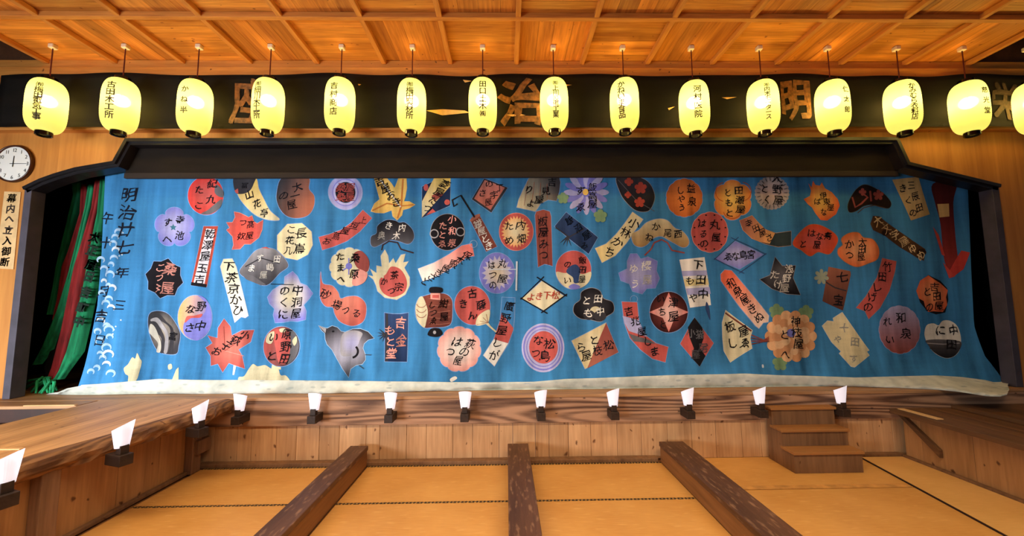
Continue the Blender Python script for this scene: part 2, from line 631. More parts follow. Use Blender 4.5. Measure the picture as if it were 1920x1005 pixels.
# ------------------------------------------------------------------ the setting
STAGE_Z = 0.655
RISER_Y = 4.03
CEIL_Z = 4.28
WALL_Y = 4.10

bm = bmesh.new()
box(bm, -9, 9, -4, RISER_Y + 0.05, -0.12, -0.016)
tag(link('floor', bm, wood('floor_boards', (120, 78, 44), (160, 108, 64), 'X', 6)), kind='structure')

# ceiling: square panels of planks, grain turned from panel to panel, and a lattice of ribs
PITCHX = 0.7317
RIBX0 = at_z(968, 122, CEIL_Z - 0.05).x
ribs_x = [RIBX0 + PITCHX * i for i in range(-7, 8)]
ribs_y = [3.335 - PITCHX * j for j in range(0, 9)]
ceil = empty('ceiling', (0, 3, CEIL_Z), kind='structure')
bmx, bmy = bmesh.new(), bmesh.new()
ys = [WALL_Y] + ribs_y
for i in range(len(ribs_x) - 1):
    for j in range(len(ys) - 1):
        xa, xb, yb, ya = ribs_x[i], ribs_x[i + 1], ys[j], ys[j + 1]
        n = 4
        lengthwise = (i + j) % 2 == 1
        cuts = sorted([0, 1] + [(k + random.uniform(-0.16, 0.16)) / n for k in range(1, n)])
        for a, b in zip(cuts, cuts[1:]):
            dz = random.uniform(0, 0.004)
            if lengthwise:
                box(bmy, xa + (xb - xa) * a + .0012, xa + (xb - xa) * b - .0012, ya, yb, CEIL_Z + dz, CEIL_Z + 0.02)
            else:
                box(bmx, xa, xb, ya + (yb - ya) * a + .0012, ya + (yb - ya) * b - .0012, CEIL_Z + dz, CEIL_Z + 0.02)
part('crosswise_panels', bmx, M_CEIL_X, ceil)
part('lengthwise_panels', bmy, M_CEIL_Y, ceil)
bm = bmesh.new()
box(bm, ribs_x[0], ribs_x[-1], ribs_y[-1], WALL_Y, CEIL_Z + 0.021, CEIL_Z + 0.05)
part('backing_board', bm, M_BLACKWOOD, ceil)
for x in ribs_x:
    bm = bmesh.new()
    box(bm, x - 0.024, x + 0.024, ribs_y[-1], WALL_Y - 0.05, CEIL_Z - 0.048, CEIL_Z - 0.001, 0.004)
    part('lengthwise_rib', bm, M_RIB_Y, ceil)
for y in ribs_y:
    for a, b in zip(ribs_x, ribs_x[1:]):
        pass
    bm = bmesh.new()
    box(bm, ribs_x[0], ribs_x[-1], y - 0.024, y + 0.024, CEIL_Z - 0.052, CEIL_Z - 0.0005, 0.004)
    part('crosswise_rib', bm, M_RIB_X, ceil)
# dark raised ceiling on both sides of the lattice
bm = bmesh.new()
for x0, x1, xe in ((-9, ribs_x[0], ribs_x[0]), (ribs_x[-1], 9, ribs_x[-1])):
    box(bm, x0, x1, -3, WALL_Y, CEIL_Z + 0.42, CEIL_Z + 0.47)
    box(bm, xe - 0.02, xe + 0.02, -3, WALL_Y, CEIL_Z + 0.05, CEIL_Z + 0.42)
    box(bm, x0, x1, WALL_Y - 0.05, WALL_Y - 0.001, CEIL_Z + 0.002, CEIL_Z + 0.42)
part('raised_side_ceiling', bm, wood('dark_side_ceiling', (60, 36, 20), (92, 58, 34), 'Y', 6), ceil)

# long moulding where the ceiling meets the proscenium
bm = bmesh.new()
box(bm, -9, 9, 4.02, WALL_Y + 0.04, CEIL_Z - 0.10, CEIL_Z - 0.001, 0.006)
box(bm, -9, 9, 3.985, WALL_Y + 0.04, CEIL_Z - 0.21, CEIL_Z - 0.10, 0.006)
tag(link('trim_1', bm, M_TRIMX), kind='structure')
bm = bmesh.new()
box(bm, -9, 9, 4.02, WALL_Y + 0.02, 3.485, 4.06, 0.006)
tag(link('trim_2', bm, M_TRIMX), kind='structure')

# proscenium opening (the inner outline of the black frame), left foot to right foot
OPEN = [(14, 752), (53, 353), (84, 338), (112, 328), (150, 317), (220, 305), (243, 263),
        (1676, 261), (1697, 307), (1866, 348), (1911, 746)]
OUT = []
for k, (x, y) in enumerate(OPEN):
    p = at_y(x, y, WALL_Y)
    OUT.append(Vector((p.x, 0, p.z)))
OUT[0].z = OUT[-1].z = STAGE_Z + 0.002
OUT[0].x, OUT[-1].x = OUT[1].x, OUT[-2].x
bm = bmesh.new()
TOPZ = CEIL_Z + 0.5


def wp(x, z):
    return (x, WALL_Y, z)


xs_l = [-9.0]
k = -9.0
while k < OUT[6].x - 0.01:       # upright boards to the left of the opening
    nx = min(k + 0.46, OUT[6].x)
    def lowz(x):
        pts = OUT[1:7]
        if x <= pts[0].x:
            return STAGE_Z + 0.002
        for a, b in zip(pts, pts[1:]):
            if a.x <= x <= b.x:
                return a.z + (b.z - a.z) * (x - a.x) / max(1e-6, b.x - a.x)
        return pts[-1].z
    brk = sorted([k, nx] + [p.x for p in OUT[1:7] if k < p.x < nx])
    if k < OUT[1].x < nx:
        poly = [wp(k, STAGE_Z + 0.002), wp(OUT[1].x, STAGE_Z + 0.002)] + [wp(b, lowz(b + 1e-5)) for b in brk if b >= OUT[1].x - 1e-6]
    else:
        poly = [wp(b, lowz(b)) for b in brk]
    poly += [wp(nx, TOPZ), wp(k, TOPZ)]
    prism(bm, poly, (0, 0.05, 0))
    k = nx
k = OUT[7].x
while k < 9.0 - 0.01:
    nx = min(k + 0.46, 9.0)
    def lowr(x):
        pts = OUT[7:10]
        if x >= pts[-1].x:
            return STAGE_Z + 0.002
        for a, b in zip(pts, pts[1:]):
            if a.x <= x <= b.x:
                return a.z + (b.z - a.z) * (x - a.x) / max(1e-6, b.x - a.x)
        return pts[0].z
    e = OUT[9].x
    brk = sorted([k, nx] + [p.x for p in OUT[7:10] if k < p.x < nx])
    if k < e < nx:
        poly = [wp(b, lowr(b - 1e-5)) for b in brk if b <= e + 1e-6] + [wp(e, STAGE_Z + 0.002), wp(nx, STAGE_Z + 0.002)]
    else:
        poly = [wp(b, lowr(b)) for b in brk]
    poly += [wp(nx, TOPZ), wp(k, TOPZ)]
    prism(bm, poly, (0, 0.05, 0))
    k = nx
prism(bm, [wp(OUT[6].x, OUT[6].z), wp(OUT[7].x, OUT[7].z), wp(OUT[7].x, TOPZ), wp(OUT[6].x, TOPZ)], (0, 0.05, 0))
tag(link('wall_front', bm, M_WALL), kind='structure')

# black frame round the opening
fr = empty('proscenium_frame', (0, WALL_Y, STAGE_Z), 'black lacquered frame with stepped corners around the stage opening', 'frame')


def sweep(bm, path, w_in, y0, y1):
    """Band of width w_in on the inner side of the path, between depths y0 and y1."""
    n = len(path)
    inner = []
    for i, p in enumerate(path):
        a = path[i - 1] if i else p - (path[1] - p)
        b = path[i + 1] if i < n - 1 else p + (p - path[i - 1])
        d1, d2 = (p - a).normalized(), (b - p).normalized()
        n1, n2 = Vector((d1.z, 0, -d1.x)), Vector((d2.z, 0, -d2.x))
        m = (n1 + n2)
        m = m / max(0.3, m.dot(n1))
        inner.append(p + m * w_in)
    rows = []
    for p, q in zip(path, inner):
        rows.append([bm.verts.new((p.x, y0, p.z)), bm.verts.new((q.x, y0, q.z)), bm.verts.new((q.x, y1, q.z)), bm.verts.new((p.x, y1, p.z))])
    for a, b in zip(rows, rows[1:]):
        for i in range(4):
            j = (i + 1) % 4
            bm.faces.new((a[i], a[j], b[j], b[i]))
    bm.faces.new(rows[0])
    bm.faces.new(rows[-1])
    return inner


OUTF = [Vector((p.x, 0, p.z)) for p in OUT]
OUTF[0].z = OUTF[-1].z = STAGE_Z + 0.002
bm = bmesh.new()
sweep(bm, OUTF[1:-1], 0.035, WALL_Y - 0.055, WALL_Y + 0.06)
part('outer_moulding', bm, M_BLACKWOOD, fr)
bm = bmesh.new()
inn = sweep(bm, OUTF[1:-1], 0.065, WALL_Y - 0.03, WALL_Y + 0.10)
part('inner_moulding', bm, M_BLACKWOOD, fr)
for side, i0, i1 in (('left', 0, 1), ('right', -1, -2)):
    s = 1 if side == 'left' else -1
    x = OUTF[i0].x
    bm = bmesh.new()
    xa, xb = sorted((x, x + s * 0.075))
    box(bm, xa, xb, WALL_Y - 0.03, WALL_Y + 0.10, STAGE_Z + 0.002, OUTF[i1].z - 0.02, 0.004)
    part('jamb', bm, M_GREYSIDE, fr, 'grey upright side of the black frame')

# black box of the stage behind the curtain
bm = bmesh.new()
box(bm, -8, 8, 6.3, 6.4, STAGE_Z + 0.002, 4.6)
box(bm, -6.6, -6.5, WALL_Y + 0.06, 6.3, STAGE_Z + 0.002, 4.6)
box(bm, 6.7, 6.8, WALL_Y + 0.06, 6.3, STAGE_Z + 0.002, 4.6)
box(bm, -8, 8, WALL_Y + 0.06, 6.4, 4.6, 4.7)
tag(link('wall_back', bm, M_BLACK), kind='structure')

# ------------------------------------------------------------------ the stage platform
st = empty('stage_platform', (0, RISER_Y, 0), 'long wooden stage with pine front boards and an old grained edge beam', 'stage')
bm = bmesh.new()
y = RISER_Y + 0.06
while y < 6.3:
    box(bm, -8, 8, y + 0.001, min(6.3, y + 0.22) - 0.001, STAGE_Z - 0.04, STAGE_Z, 0.002)
    y += 0.22
part('stage_floor', bm, M_DECK, st)
bm = bmesh.new()
box(bm, -8, 8, RISER_Y - 0.03, RISER_Y + 0.10, 0.375, STAGE_Z - 0.03, 0.006)
part('edge_beam', bm, M_BEAM, st)
bm = bmesh.new()
box(bm, -8, 8, RISER_Y - 0.035, RISER_Y + 0.06, STAGE_Z - 0.03, STAGE_Z + 0.001, 0.006)
part('edge_board', bm, M_DECK, st)
bm = bmesh.new()
x = -3.2
while x < 8:
    w = random.choice((0.20, 0.23, 0.25, 0.27, 0.14))
    box(bm, x, x + w - 0.003, RISER_Y, RISER_Y + 0.03, 0.0, 0.375, 0.003)
    x += w
box(bm, -8, -3.2, RISER_Y, RISER_Y + 0.03, 0, 0.375)
part('front_boards', bm, M_RISER, st)
bm = bmesh.new()
box(bm, -3.05, 1.51, RISER_Y - 0.085, RISER_Y, 0.0, 0.035, 0.004)
part('foot_sill', bm, M_STEP_R, st)
bm = bmesh.new()
box(bm, 3.63, 4.03, RISER_Y - 0.06, RISER_Y, 0.0, 0.035, 0.004)
part('foot_sill', bm, M_STEP_R, st)

# ------------------------------------------------------------------ left walkway
wk = empty('side_walkway', (-3.05, 2.6, 0), 'broad worn wooden walkway running out from the left end of the stage', 'walkway')
bm = bmesh.new()
yfar, ynear = RISER_Y - 0.036, -1.5


def edge_x(y):                  # the old deck edge runs slightly askew
    k = max(0.0, min(1.0, (y - 3.62) / 0.2))
    return -2.63 - 0.085 * k * k * (3 - 2 * k) - 0.20 * (RISER_Y - y) + 0.012 * sin(y * 9) + 0.008 * sin(y * 23)


xl = -4.07
cols = [0, 0.27, 0.52, 0.78, 1.0]
for c0, c1 in zip(cols, cols[1:]):
    nseg = 40
    prev = None
    for i in range(nseg + 1):
        y = yfar + (ynear - yfar) * i / nseg
        xr = edge_x(y) - 0.10
        a, b = xl + (xr - xl) * c0 + 0.001, xl + (xr - xl) * c1 - 0.001
        ring = [bm.verts.new((a, y, STAGE_Z - 0.05)), bm.verts.new((b, y, STAGE_Z - 0.05)), bm.verts.new((b, y, STAGE_Z)), bm.verts.new((a, y, STAGE_Z))]
        if prev:
            for q in range(4):
                bm.faces.new((prev[q], prev[(q + 1) % 4], ring[(q + 1) % 4], ring[q]))
        else:
            bm.faces.new(ring)
        prev = ring
    bm.faces.new(prev)
part('deck', bm, M_DECK_Y, wk)
bm = bmesh.new()
prev = None
for i in range(121):            # rough half-round edge log
    y = yfar + (ynear - yfar) * i / 120
    x1 = edge_x(y)
    rr = 0.012 * sin(y * 31) + 0.010 * sin(y * 17 + 1) + random.uniform(-0.004, 0.004)
    prof = [(x1 - 0.099, STAGE_Z), (x1 - 0.04 + rr, STAGE_Z - 0.004), (x1 - 0.006 + rr * .5, STAGE_Z - 0.022), (x1, STAGE_Z - 0.055),
            (x1 - 0.012 + rr, STAGE_Z - 0.095 + rr * .5), (x1 - 0.05 - rr, STAGE_Z - 0.135), (x1 - 0.11, STAGE_Z - 0.15), (x1 - 0.24, STAGE_Z - 0.15), (x1 - 0.24, STAGE_Z - 0.055), (x1 - 0.099, STAGE_Z - 0.055)]
    ring = [bm.verts.new((px, y, pz)) for px, pz in prof]
    if prev:
        for q in range(len(ring)):
            bm.faces.new((prev[q], prev[(q + 1) % len(ring)], ring[(q + 1) % len(ring)], ring[q]))
    else:
        bm.faces.new(ring)
    prev = ring
bm.faces.new(prev)
part('edge_log', bm, M_EDGE_Y, wk)
bm = bmesh.new()
y = ynear
while y < RISER_Y - 0.1:
    w = random.choice((0.3, 0.36, 0.42))
    y2 = min(y + w, RISER_Y - 0.085)
    box(bm, -3.10, -3.06, y, y2 - 0.003, 0.0, 0.52, 0.003)
    y += w
part('side_boards', bm, M_RISER_Y, wk)
bm = bmesh.new()
box(bm, -3.06, -3.02, ynear, RISER_Y - 0.09, 0.0, 0.03, 0.004)
part('foot_sill', bm, M_STEP_R, wk)
for py, w in ((3.86, 0.11), (2.66, 0.11)):
    bm = bmesh.new()
    box(bm, -3.06, -2.985, py - w / 2, py + w / 2, 0.0, 0.53, 0.006)
    part('post', bm, M_POST, wk)
bm = bmesh.new()
box(bm, -3.06, -2.95, 3.83, 3.99, 0.17, 0.30, 0.006)
part('post_block', bm, M_POST, wk)
bm = bmesh.new()
box(bm, xl - 0.03, xl, ynear, yfar, 0.0, STAGE_Z - 0.01)
part('outer_side', bm, M_UNDER, wk)

# lower side floor left of the walkway, with its pale edging battens
sd = empty('side_platform', (-5.5, 3.9, 0), 'dark wooden platform left of the walkway below the hanging sign', 'platform')
bm = bmesh.new()
box(bm, -8.5, xl - 0.035, 3.82, RISER_Y - 0.037, 0.0, STAGE_Z - 0.032, 0.004)
part('body', bm, M_UNDER, sd)
bm = bmesh.new()
box(bm, -8.5, xl - 0.035, 3.80, RISER_Y - 0.037, STAGE_Z - 0.031, STAGE_Z - 0.002, 0.004)
part('top_board', bm, M_DECK, sd)
bm = bmesh.new()
box(bm, -8.5, xl - 0.035, 1.0, 3.79, 0.0, 0.50, 0.004)
part('lower_step', bm, M_UNDER, sd)
for lab, x0, x1, y0, y1, z in (('thin pale batten lying on the dark platform left of the walkway', -4.60, -4.12, 3.80, 3.83, STAGE_Z - 0.001),
                               ('thin pale batten lying across the worn walkway nearer the camera', -3.95, -3.22, 2.665, 2.69, STAGE_Z + 0.0005)):
    bm = bmesh.new()
    box(bm, x0, x1, y0, y1, z, z + 0.006, 0.001)
    tag(link('batten', bm, M_BATTEN), lab, 'batten')

# ------------------------------------------------------------------ right walkway
rw = empty('low_walkway', (4.2, 2.8, 0), 'low dark wooden walkway along the right side of the matting', 'walkway')
DZ = 0.48
bm = bmesh.new()
for a, b in ((3.95, 4.16), (4.163, 4.36), (4.363, 4.56)):
    box(bm, a, b, -1.5, RISER_Y - 0.036, DZ - 0.045, DZ, 0.005)
part('deck', bm, M_DARKDECK, rw)
bm = bmesh.new()
y = -1.5
while y < RISER_Y - 0.1:
    w = random.choice((0.34, 0.42, 0.5))
    y2 = min(y + w, RISER_Y - 0.065)
    box(bm, 4.05, 4.09, y, y2 - 0.003, 0.0, DZ - 0.046, 0.003)
    y += w
part('side_boards', bm, M_RISER_Y, rw)
bm = bmesh.new()
box(bm, 4.01, 4.05, -1.5, RISER_Y - 0.065, 0.0, 0.03, 0.004)
part('foot_sill', bm, M_STEP_R, rw)
bm = bmesh.new()                 # slanting brace under the deck at the stage end
prism(bm, [(4.046, 3.985, 0.43), (4.046, 3.93, 0.43), (4.046, 3.62, 0.20), (4.046, 3.62, 0.13)][::1], (-0.035, 0, 0))
part('brace', bm, M_DARKDECK, rw)
bm = bmesh.new()
box(bm, 4.56, 4.59, -1.5, RISER_Y - 0.036, 0.0, DZ - 0.01)
part('outer_side', bm, M_UNDER, rw)
bm = bmesh.new()
box(bm, 4.0, 4.065, 3.60, 3.96, DZ + 0.0005, DZ + 0.007, 0.001)
tag(link('batten', bm, wood('pale_batten_lengthwise', (206, 160, 104), (232, 190, 134), 'Y', 14)), 'thin pale batten lying on the dark low walkway at right', 'batten')
# raised floor on the far right of the low walkway
bm = bmesh.new()
box(bm, 4.60, 8.5, 1.0, RISER_Y - 0.037, 0.0, DZ + 0.03, 0.004)
tag(link('right_platform', bm, M_DARKDECK), 'dark wooden floor beyond the low walkway at the right edge', 'platform')
bpy.data.objects['right_platform'].name = 'outer_platform'

# ------------------------------------------------------------------ partition beams
for lab, x0, x1 in (('dark worn partition beam on the matting, left of the middle one', -1.545, -1.378),
                    ('dark worn partition beam running down the middle of the matting', 0.010, 0.205),
                    ('dark worn partition beam on the matting, nearest the wooden steps', 1.525, 1.76)):
    t = empty('partition_beam', ((x0 + x1) / 2, 2.5, 0), lab, 'beam', 'beams dividing the matting')
    bm = bmesh.new()
    box(bm, x0 - 0.004, x1 + 0.004, -1.0, RISER_Y - 0.088, 0.155, 0.20, 0.006)
    part('cap_board', bm, M_DARKBEAM, t)
    bm = bmesh.new()
    box(bm, x0 + 0.006, x1 - 0.006, -1.0, RISER_Y - 0.088, 0.0, 0.155, 0.004)
    part('body', bm, wood('partition_side_%d' % int(x0 * 10), (104, 66, 36), (146, 98, 56), 'Y', 8, rough=0.5), t)

# ------------------------------------------------------------------ straw mats
def mat_piece(label, x0, x1, y0, y1, material, zb=-0.016, braid_far=False, braid_near=False, skew=0.0, thick=0.016, group='straw mats on the floor', strip=None):
    t = empty('straw_mat', ((x0 + x1) / 2, (y0 + y1) / 2, zb), label, 'mat', group)
    bm = bmesh.new()
    z0, z1 = zb, zb + thick
    pts = [(x0 + skew, y1, z0), (x1, y1, z0), (x1, y0, z0), (x0, y0, z0)]
    prism(bm, pts, (0, 0, thick))
    part('woven_sheet', bm, material, t)
    for on, ya, yb in ((braid_far, y1 - 0.022, y1), (braid_near, y0, y0 + 0.022)):
        if on:
            bm = bmesh.new()
            box(bm, x0, x1, ya, yb, z1, z1 + 0.003, 0.001)
            part('edge_binding_or_shadow', bm, M_BRAID, t, 'black and straw braided edge')
    if strip:
        bm = bmesh.new()
        box(bm, x0, x1 - 0.16, strip, strip + 0.06, z1, z1 + 0.006, 0.003)
        part('folded_edge', bm, M_STRIP, t)
    if skew:  # dark strip added as the shadow line along the slanted edge
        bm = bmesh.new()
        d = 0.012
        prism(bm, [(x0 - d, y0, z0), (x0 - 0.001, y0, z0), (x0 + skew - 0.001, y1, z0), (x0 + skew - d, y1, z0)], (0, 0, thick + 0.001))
        part('edge_binding_or_shadow', bm, M_MATSHADOW, t, 'dark strip standing in for the shadow line along the mat edge')
    return t


YR = 3.25
fields = [('left', -2.984, -1.541), ('midleft', -1.372, 0.014), ('midright', 0.203, 1.529)]
words = {'left': ('between the left walkway and the left beam'), 'midleft': 'between the left and middle beams', 'midright': 'between the middle and right beams'}
for k, x0, x1 in fields:
    mat_piece('straw mat against the stage front ' + words[k], x0, x1, YR + 0.004, RISER_Y - 0.088, M_STRAW, braid_far=True)
    mat_piece('straw mat nearer the camera ' + words[k], x0, x1, 1.75, YR - 0.004, M_STRAW, braid_far=True)
mat_piece('straw mat under and in front of the wooden steps', 1.757, 3.62, 3.36, RISER_Y - 0.002, M_STRAW, strip=3.36)
mat_piece('straw mat nearer the camera right of the right beam', 1.757, 3.62, 1.75, 3.352, M_STRAW)
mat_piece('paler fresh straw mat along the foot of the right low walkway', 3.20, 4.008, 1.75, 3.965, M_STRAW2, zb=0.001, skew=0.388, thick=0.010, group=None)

# ------------------------------------------------------------------ wooden steps
sp = empty('wooden_steps', (3.0, 3.85, 0), 'small three-step wooden stair against the stage front at right', 'steps')
SX0, SX1 = 2.665, 3.308
levels = [(0.195, 3.645), (0.352, 3.785), (0.525, 3.92)]
YB = RISER_Y - 0.036
for i, (z, yf) in enumerate(levels):
    z0 = levels[i - 1][0] if i else 0.001
    yback = levels[i + 1][1] + 0.02 if i < 2 else YB
    bm = bmesh.new()
    box(bm, SX0 - 0.012, SX1 + 0.012, yf - 0.018, yback, z - 0.026, z, 0.004)
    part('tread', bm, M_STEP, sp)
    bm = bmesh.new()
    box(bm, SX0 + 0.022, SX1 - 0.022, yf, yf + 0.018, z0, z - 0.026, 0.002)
    part('riser', bm, M_STEP_R, sp)
for xa, xb in ((SX0, SX0 + 0.022), (SX1 - 0.022, SX1)):
    bm = bmesh.new()
    pts = [(xa, levels[0][1], 0.001), (xa, levels[0][1], levels[0][0] - 0.026), (xa, levels[1][1], levels[0][0] - 0.026),
           (xa, levels[1][1], levels[1][0] - 0.026), (xa, levels[2][1], levels[1][0] - 0.026), (xa, levels[2][1], levels[2][0] - 0.026),
           (xa, YB, levels[2][0] - 0.026), (xa, YB, 0.001)]
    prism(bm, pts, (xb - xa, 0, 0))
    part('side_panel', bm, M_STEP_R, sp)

# ------------------------------------------------------------------ footlights
def footlight(name, loc, rz, label, tilt=0.0):
    """Paper-shaded candle holder on a bracket; local -Y points to the audience."""
    t = empty(name, loc, label, 'footlight', 'paper footlights along the stage edge')
    t.rotation_euler = (0, 0, rz)
    bm = bmesh.new()
    box(bm, -0.041, 0.041, -0.085, 0.075, -0.075, 0.0, 0.004)
    link('bracket', bm, M_BLOCK, t)
    bm = bmesh.new()
    box(bm, -0.026, 0.026, -0.058, -0.010, 0.0, 0.06, 0.003)
    link('post', bm, M_BLOCK, t)
    bm = bmesh.new()
    n, rows = 16, 6
    grid = []
    for j in range(rows + 1):
        h = j / rows
        ring = []
        for i in range(n + 1):
            a = -pi / 2 * 1.05 + pi * 1.05 * i / n
            r = 0.042 + 0.022 * h
            top = 0.15 + 0.022 * cos(a) + 0.019 * tilt * sin(a)
            ring.append((r * sin(a), -0.034 - r * 0.75 * cos(a) + 0.012, 0.045 + h * top))
        grid.append([bm.verts.new(p) for p in ring])
    for a, b in zip(grid, grid[1:]):
        for i in range(n):
            bm.faces.new((a[i], a[i + 1], b[i + 1], b[i]))
    bmesh.ops.solidify(bm, geom=bm.faces[:], thickness=0.003)
    link('paper_shade', bm, M_WHITE, t, smooth=False)
    bm = bmesh.new()
    tube(bm, [(0.0, 0.03, -0.05), (0.0, 0.03, -0.085), (0.006, 0.02, -0.098)], 0.004, 6)
    link('hook', bm, M_WIRE, t)
    return t


fl_x = [(450, 790), (590, 788), (732, 787), (872, 786), (1014, 783), (1150, 781), (1290, 779), (1425, 778), (1577, 774)]
names9 = ['nearest the left walkway', 'second from the left walkway', 'third from the left walkway', 'left of the middle beam', 'just right of the middle beam',
          'fifth left of the steps', 'left of the steps by two', 'directly above the left edge of the steps', 'right behind the top of the steps']
labs9 = ['white paper footlight on the stage front nearest the left corner', 'white paper footlight on the stage front, second from the left corner',
         'white paper footlight on the stage front, above the far end of the left beam', 'white paper footlight on the stage front, first left of the middle beam',
         'white paper footlight on the stage front, first right of the middle beam', 'white paper footlight on the stage front, midway between middle and right beams',
         'white paper footlight on the stage front, above the far end of the right beam', 'white paper footlight on the stage front at the left edge of the steps',
         'white paper footlight on the stage front, at the right side of the steps']
for i, ((px, py), lab) in enumerate(zip(fl_x, labs9)):
    p = at_y(px, 757, 3.90)
    footlight('footlight', (p.x, RISER_Y - 0.106, 0.515 - 0.0), 0.0, lab, [-0.4, -0.1, 0, 0, 0.6, 1.0, 1.0, 1.1, 1.1][i])
for (px, py, X), lab in zip(((370, 788, -2.72), (224, 843, -2.80), (2, 925, -2.90)),
                            ('white paper footlight on the left walkway edge nearest the stage', 'white paper footlight in the middle of the left walkway edge',
                             'white paper footlight cut off at the left border of the photo')):
    d = ray(px, py)
    for _ in range(12):
        Y = d.y * X / d.x
        X = edge_x(Y) + 0.083
    footlight('footlight', (X, Y, 0.55), radians(72), lab, 1.1)

# ------------------------------------------------------------------ lanterns
LZ = 3.615
def shade_r(t):                 # t from -1 (bottom) to 1 (top): barrel with round shoulders
    return 0.058 + 0.088 * max(0.0, 1 - abs(t) ** 3.6) ** 0.48


bm = bmesh.new()
prof = []
for i in range(61):
    t = -1 + 2 * i / 60
    t = math.copysign(1 - (1 - abs(t)) ** 1.5, t)
    prof.append((shade_r(t) - (0.0012 if i % 2 else 0.0), 0.268 * t))
lathe(bm, prof, seg=48)
L_SHADE = link('shade', bm, M_PAPER, smooth=True)
bm = bmesh.new()
lathe(bm, [(0.050, -0.262), (0.062, -0.262), (0.063, -0.306), (0.058, -0.310), (0.050, -0.306), (0.050, -0.262)], seg=32)
L_BOT = link('bottom_ring', bm, M_CAP, smooth=False)
bm = bmesh.new()
lathe(bm, [(0.050, 0.262), (0.062, 0.262), (0.063, 0.300), (0.050, 0.300), (0.050, 0.262)], seg=32)
for k in (0, pi / 2):
    tube(bm, [(0.055 * cos(k), 0.055 * sin(k), 0.298), (0.03 * cos(k), 0.03 * sin(k), 0.315), (-0.03 * cos(k), -0.03 * sin(k), 0.315), (-0.055 * cos(k), -0.055 * sin(k), 0.298)], 0.004, 6)
L_TOP = link('top_ring', bm, M_CAP)
bm = bmesh.new()
tube(bm, [(0, 0, 0.05), (0, 0, CEIL_Z - 0.04 - LZ)], 0.0055, 8)
L_CORD = link('cord', bm, M_CORD)
bm = bmesh.new()
box(bm, -0.027, 0.027, -0.027, 0.027, CEIL_Z - LZ - 0.045, CEIL_Z - LZ, 0.008)
L_ROSE = link('ceiling_rose', bm, M_ROSE)
protos = [L_SHADE, L_BOT, L_TOP, L_CORD, L_ROSE]

lan = [  # x on the ceiling, inscription (small = lower size), azimuth shift, height shift
    (104, '㈲梅田電気工事', 0.46, 0.0), (239, '古田木工所', 0.24, 0.004), (376, 'かね半', 0.06, -0.01), (510, '㈲細川木工所', -0.17, 0.005),
    (642, '吉村商店', -0.02, 0.012), (774, '㈲梅田製材所', 0.1, 0.0), (905, '田口土木㈱', 0.06, 0.01), (1037, '㈲上川設備工業', -0.02, 0.012),
    (1167, 'かねいま食品', -0.5, 0.012), (1296, '河村医院', -0.21, -0.014), (1424, '㈲内木モータース', -0.31, -0.005), (1553, '仁太郎', 0.16, -0.005),
    (1683, 'かみむら衣料店', -0.2, -0.008), (1807, '慈光堂', 0.03, -0.012), (1930, '明治座', 0, -0.01)]
ordw = ['first', 'second', 'third', 'fourth', 'fifth', 'sixth', 'seventh', 'eighth', 'ninth', 'tenth', 'eleventh', 'twelfth', 'thirteenth', 'fourteenth']
lab_l = []
for i in range(15):
    if i == 0:
        lab_l.append('lit paper lantern with brown writing, leftmost of the row above the clock')
    elif i == 7:
        lab_l.append('lit paper lantern with brown writing, eighth from the left, middle of the row')
    elif i < 7:
        lab_l.append('lit paper lantern with brown writing, %s from the left in the row' % ordw[i])
    elif i == 14:
        lab_l.append('lit paper lantern mostly cut off at the right border of the photo')
    else:
        lab_l.append('lit paper lantern with brown writing, %s from the right in the row' % ['', 'second', 'third', 'fourth', 'fifth', 'sixth', 'seventh'][14 - i])
for i, (px, txt, az, dz) in enumerate(lan):
    p = at_z(px, 86, CEIL_Z)
    t = empty('paper_lantern', (p.x, 3.775, LZ), lab_l[i], 'lantern', 'paper lanterns in a row under the ceiling')
    for q in protos:
        c = q if i == 0 else q.copy()
        if i:
            COL.objects.link(c)
        c.parent = t
        if q not in (L_CORD, L_ROSE):
            c.location = (0, 0, dz)
    pl = bpy.data.lights.new('bulb_light', 'POINT')
    pl.energy, pl.color, pl.shadow_soft_size = LANTERN_POWER, LANTERN_COL, 0.06
    po = bpy.data.objects.new('bulb_light', pl)
    COL.objects.link(po)
    po.parent = t
    po.location = (0, 0, dz + 0.05)
    n = len(txt)
    if n == 3:
        size, gap = 0.070, 0.108
    else:
        size = min(0.078, 0.46 / n)
        gap = min(0.088, 0.385 / n)
    items = []
    for k, ch in enumerate(txt):
        zz = ((n - 1) / 2 - k) * gap + (0.0 if n > 3 else 0.01)
        items.append((ch, 0, zz, size * (0.8 if ch in '㈲㈱' else 1.0), 0, 0))
    V, Fc = text_faces(items, 0.024)
    bm = bmesh.new()
    vs = []
    for x, zz in V:
        r = shade_r(zz / 0.268) + 0.0015
        a = az + x / 0.142
        vs.append(bm.verts.new((r * sin(a), -r * cos(a), zz)))
    for f in Fc:
        bm.faces.new([vs[q] for q in f])
    o = link('lettering', bm, M_INK, t)
    o.location = (0, 0, dz)

# ------------------------------------------------------------------ banner behind the lanterns
BY = 3.955
bn = empty('black_banner', (0, BY, 4.0), 'long black cloth banner with faded gold characters behind the lanterns', 'banner')
zt, zb = at_y(960, 140, BY).z, at_y(960, 239, BY).z
bm = bmesh.new()
nx, nz = 160, 10
bx0, bx1 = at_y(-3, 180, BY).x, 6.2


def by(x, z):
    return BY + 0.008 * sin(x * 3.1) * cos(z * 9) + 0.005 * sin(x * 7.3 + z * 12)


